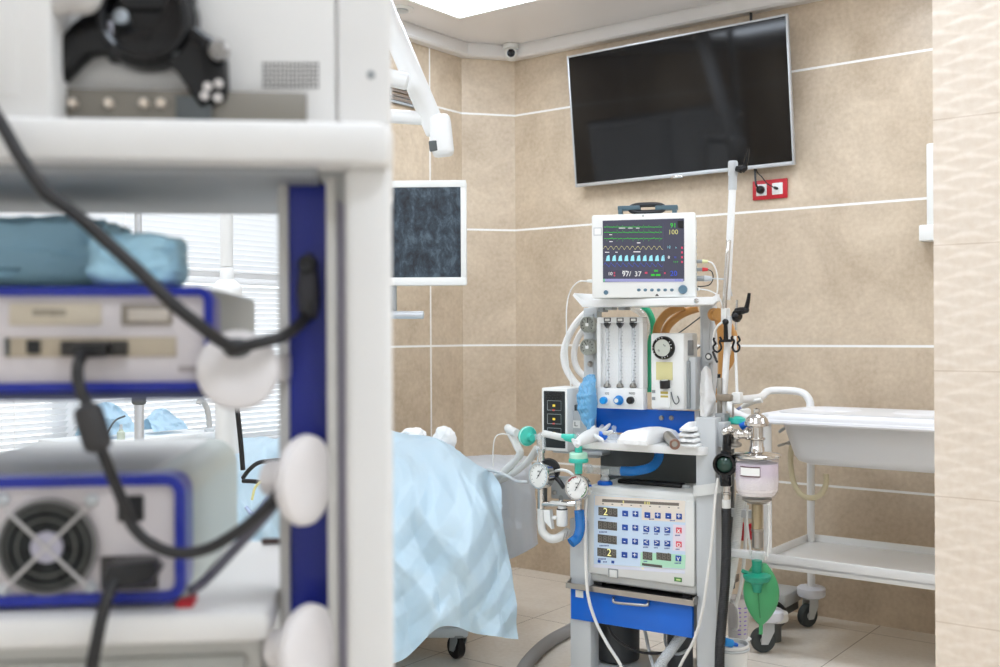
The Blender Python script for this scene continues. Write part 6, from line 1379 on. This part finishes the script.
for s_ in (-1, 1): B().tube([(px_, 3, 1.98), (px_ + s_ * .08, 3, 1.99), (px_ + s_ * .12, 3, 2.0), (px_ + s_ * .13, 3, 2.04)], .005).build('hook', steel, ip)
bo = thing('lamp_boom', 'white vertical ceiling tube with a ball joint in front of the window blinds', 'boom', at(227, 300, 3.5))
Yb = 3.5; bx_ = at(227, 300, Yb).x
B().cyl((bx_, Yb, at(227, 267, Yb).z), (bx_, Yb, H), .021, bev=.002).build('upper_tube', white, bo)
B().cyl((bx_, Yb, at(227, 281, Yb).z), (bx_, Yb, at(227, 268, Yb).z), .0225, bev=.002).build('sleeve', white, bo)
B().lathe([(.024, -.03), (.046, -.022), (.05, 0), (.047, .018), (.03, .034), (.022, .037)], (bx_, Yb, at(227, 291, Yb).z), UP, 32).build('ball_joint', white, bo)
B().lathe([(.038, 0), (.04, .01), (.04, at(227, 295, Yb).z - .80), (.03, at(227, 293, Yb).z - .80)], (bx_, Yb, .80), UP, 32).build('lower_tube', white, bo)
k = B(); k.tube([at(231, 396, 3.475), at(236, 402, 3.45), at(237.5, 412, 3.42), at(239, 425, 3.42), at(241, 445, 3.42), at(243, 470, 3.42)], .008); k.build('cable', black, bo)
# instrument table with its things, along the window wall
GX = .1
def G(px, py=437, x=GX): return hit(FW, px, py, x, 0)
Zt = G(150).z
it = thing('instrument_table', 'white instrument table before the window, mostly hidden by the light source', 'table', FW @ Vector((GX, G(146).y, 0)))
iy0, iy1 = G(78).y, G(212).y
B(FW).box((-.14, iy0, Zt - .025), (.125, iy1, Zt), .004).build('table_top', white, it)
for x in (-.11, .10):
    for y in (iy0 + .03, iy1 - .03): B(FW).cyl((x, y, 0), (x, y, Zt - .024), .012).build('leg', alu, it)
def onT(px): g = G(px); g.z = Zt; return g
t = thing('gooseneck_tap', 'pale grey gooseneck spout standing on the instrument table', 'spout', FW @ onT(209.5))
B(FW).lathe([(.018, 0), (.018, .008), (.012, .014)], onT(209.5), UP, 18).build('foot', lgrey, t)
B(FW).tube([onT(209.5) + Vector((0, 0, .01)), G(209, 420), G(207, 409), G(203.5, 402), G(200, 401), G(198.5, 404)], .010).build('spout', mat('spout_grey', (190, 188, 184), .4), t)
t = thing('small_bottle', 'small pale green capped bottle on the instrument table', 'bottle', FW @ onT(121))
q = onT(121); B(FW).lathe([(.013, 0), (.013, .024), (.007, .03), (.007, .034)], q, UP, 16).build('bottle_body', mat('pale_green_plastic', (196, 204, 186), .4), t); B(FW).cyl(q + Vector((0, 0, .034)), q + Vector((0, 0, .05)), .005).build('cap', lgrey, t)
solo(B(FW).tube([onT(104) + Vector((0, 0, .004)), G(110, 428), G(116, 420), G(125, 416)], .003), 'wire_probe', dgrey, 'bent dark wire probe rising beside the pale green bottle', 'probe')
pk = cloth('pale_blue_film', (206, 230, 242), .4, .4, .2, 50)
def bagw(px0, px1, pyt, seed, lb):
    a, c_ = G(px0, 437, .02), G(px1, 437, .02); zt3 = G(px0, pyt, .02).z
    f = film([[FW @ Vector((-.04, a.y + (c_.y - a.y) * u, Zt + .012)), FW @ Vector((-.01, a.y + (c_.y - a.y) * (.1 + .8 * u), zt3 - (.03 if u in (0, 1) else 0))), FW @ Vector((.03, a.y + (c_.y - a.y) * (.05 + .9 * u), (zt3 + Zt) / 2)), FW @ Vector((.06, a.y + (c_.y - a.y) * u, Zt + .012))] for u in (0, .35, .7, 1)], 30, 40, .016, 13, seed, (.5, -1, .1))
    solo(f, 'film_bag', pk, lb, 'bag', 'pale blue bags on the instrument table')
bagw(85, 132, 405, 3, 'crumpled pale blue film bag on the instrument table left of the steel pole'); bagw(147, 182, 411, 7, 'crumpled pale blue film bag on the instrument table right of the steel pole')
# leads and cover on the drape by the column
solo(B().tube([at(243, 478, 3.38), at(249, 470, 3.36), at(258, 463, 3.36), at(270, 461, 3.36), at(284, 460, 3.38), at(296, 462, 3.4)], .007), 'black_lead', black, 'upper black lead arching over the drape beside the blue strip column', 'cable', 'black leads on the drape')
solo(B().tube([at(243, 481, 3.36), at(255, 481.5, 3.34), at(270, 483, 3.34), at(290, 487, 3.36)], .007), 'black_lead', black, 'lower black lead lying straight across the drape beside the column', 'cable', 'black leads on the drape')
solo(B().tube([at(290, 505, 3.3), at(278, 498, 3.28), at(270, 493, 3.28), at(274, 488, 3.28), at(285, 491, 3.28), at(292, 500, 3.3)], .006), 'coiled_lead', black, 'small coil of black lead on the drape near the middle disc', 'cable')
solo(B().tube([at(252, 500, 3.3), at(255, 488, 3.3), at(262, 481, 3.3), at(270, 480, 3.3), at(276, 484, 3.3)], .004), 'yellow_tube', mat('pale_yellow_tube', (226, 220, 150), .4), 'thin pale yellow tube curled on the drape', 'tube')
solo(B().tube([at(246, 507, 3.28), at(251, 513, 3.27), at(257, 512, 3.27), at(266, 500, 3.27), at(276, 488, 3.28)], .006), 'clear_lead', clear('clear_blue_tube', (190, 205, 235), .7), 'clear bluish tube looping over the drape under the leads', 'tube')

# ------------------------------------------------------------------ camera, sky and exposure
cd = bpy.data.cameras.new('camera'); cam_ = bpy.data.objects.new('camera', cd); COL.objects.link(cam_)
cd.sensor_width = 36; cd.lens = FPX / 1000 * 36; cd.clip_start = .05
cam_.matrix_world = Matrix.Translation(EYE) @ Matrix.Rotation(math.radians(90), 4, 'X') @ Matrix.Rotation(-ROLL, 4, 'Z')
cd.dof.use_dof = True; cd.dof.focus_distance = 3.55; cd.dof.aperture_fstop = 4.2
SC.camera = cam_
w = bpy.data.worlds.new('sky'); SC.world = w; w.use_nodes = True
w.node_tree.nodes['Background'].inputs[0].default_value = (.93, .97, 1, 1); w.node_tree.nodes['Background'].inputs[1].default_value = SKY
vs_ = SC.view_settings; vs_.view_transform = 'Standard'; vs_.look = 'None'; vs_.gamma = 1; vs_.exposure = EXPO; vs_.use_curve_mapping = False
SC.cycles.use_denoising = True
SC.cycles.max_bounces = 10; SC.cycles.transparent_max_bounces = 16; SC.cycles.diffuse_bounces = 5
SC.cycles.sample_clamp_indirect = 6; SC.cycles.caustics_reflective = False; SC.cycles.caustics_refractive = False
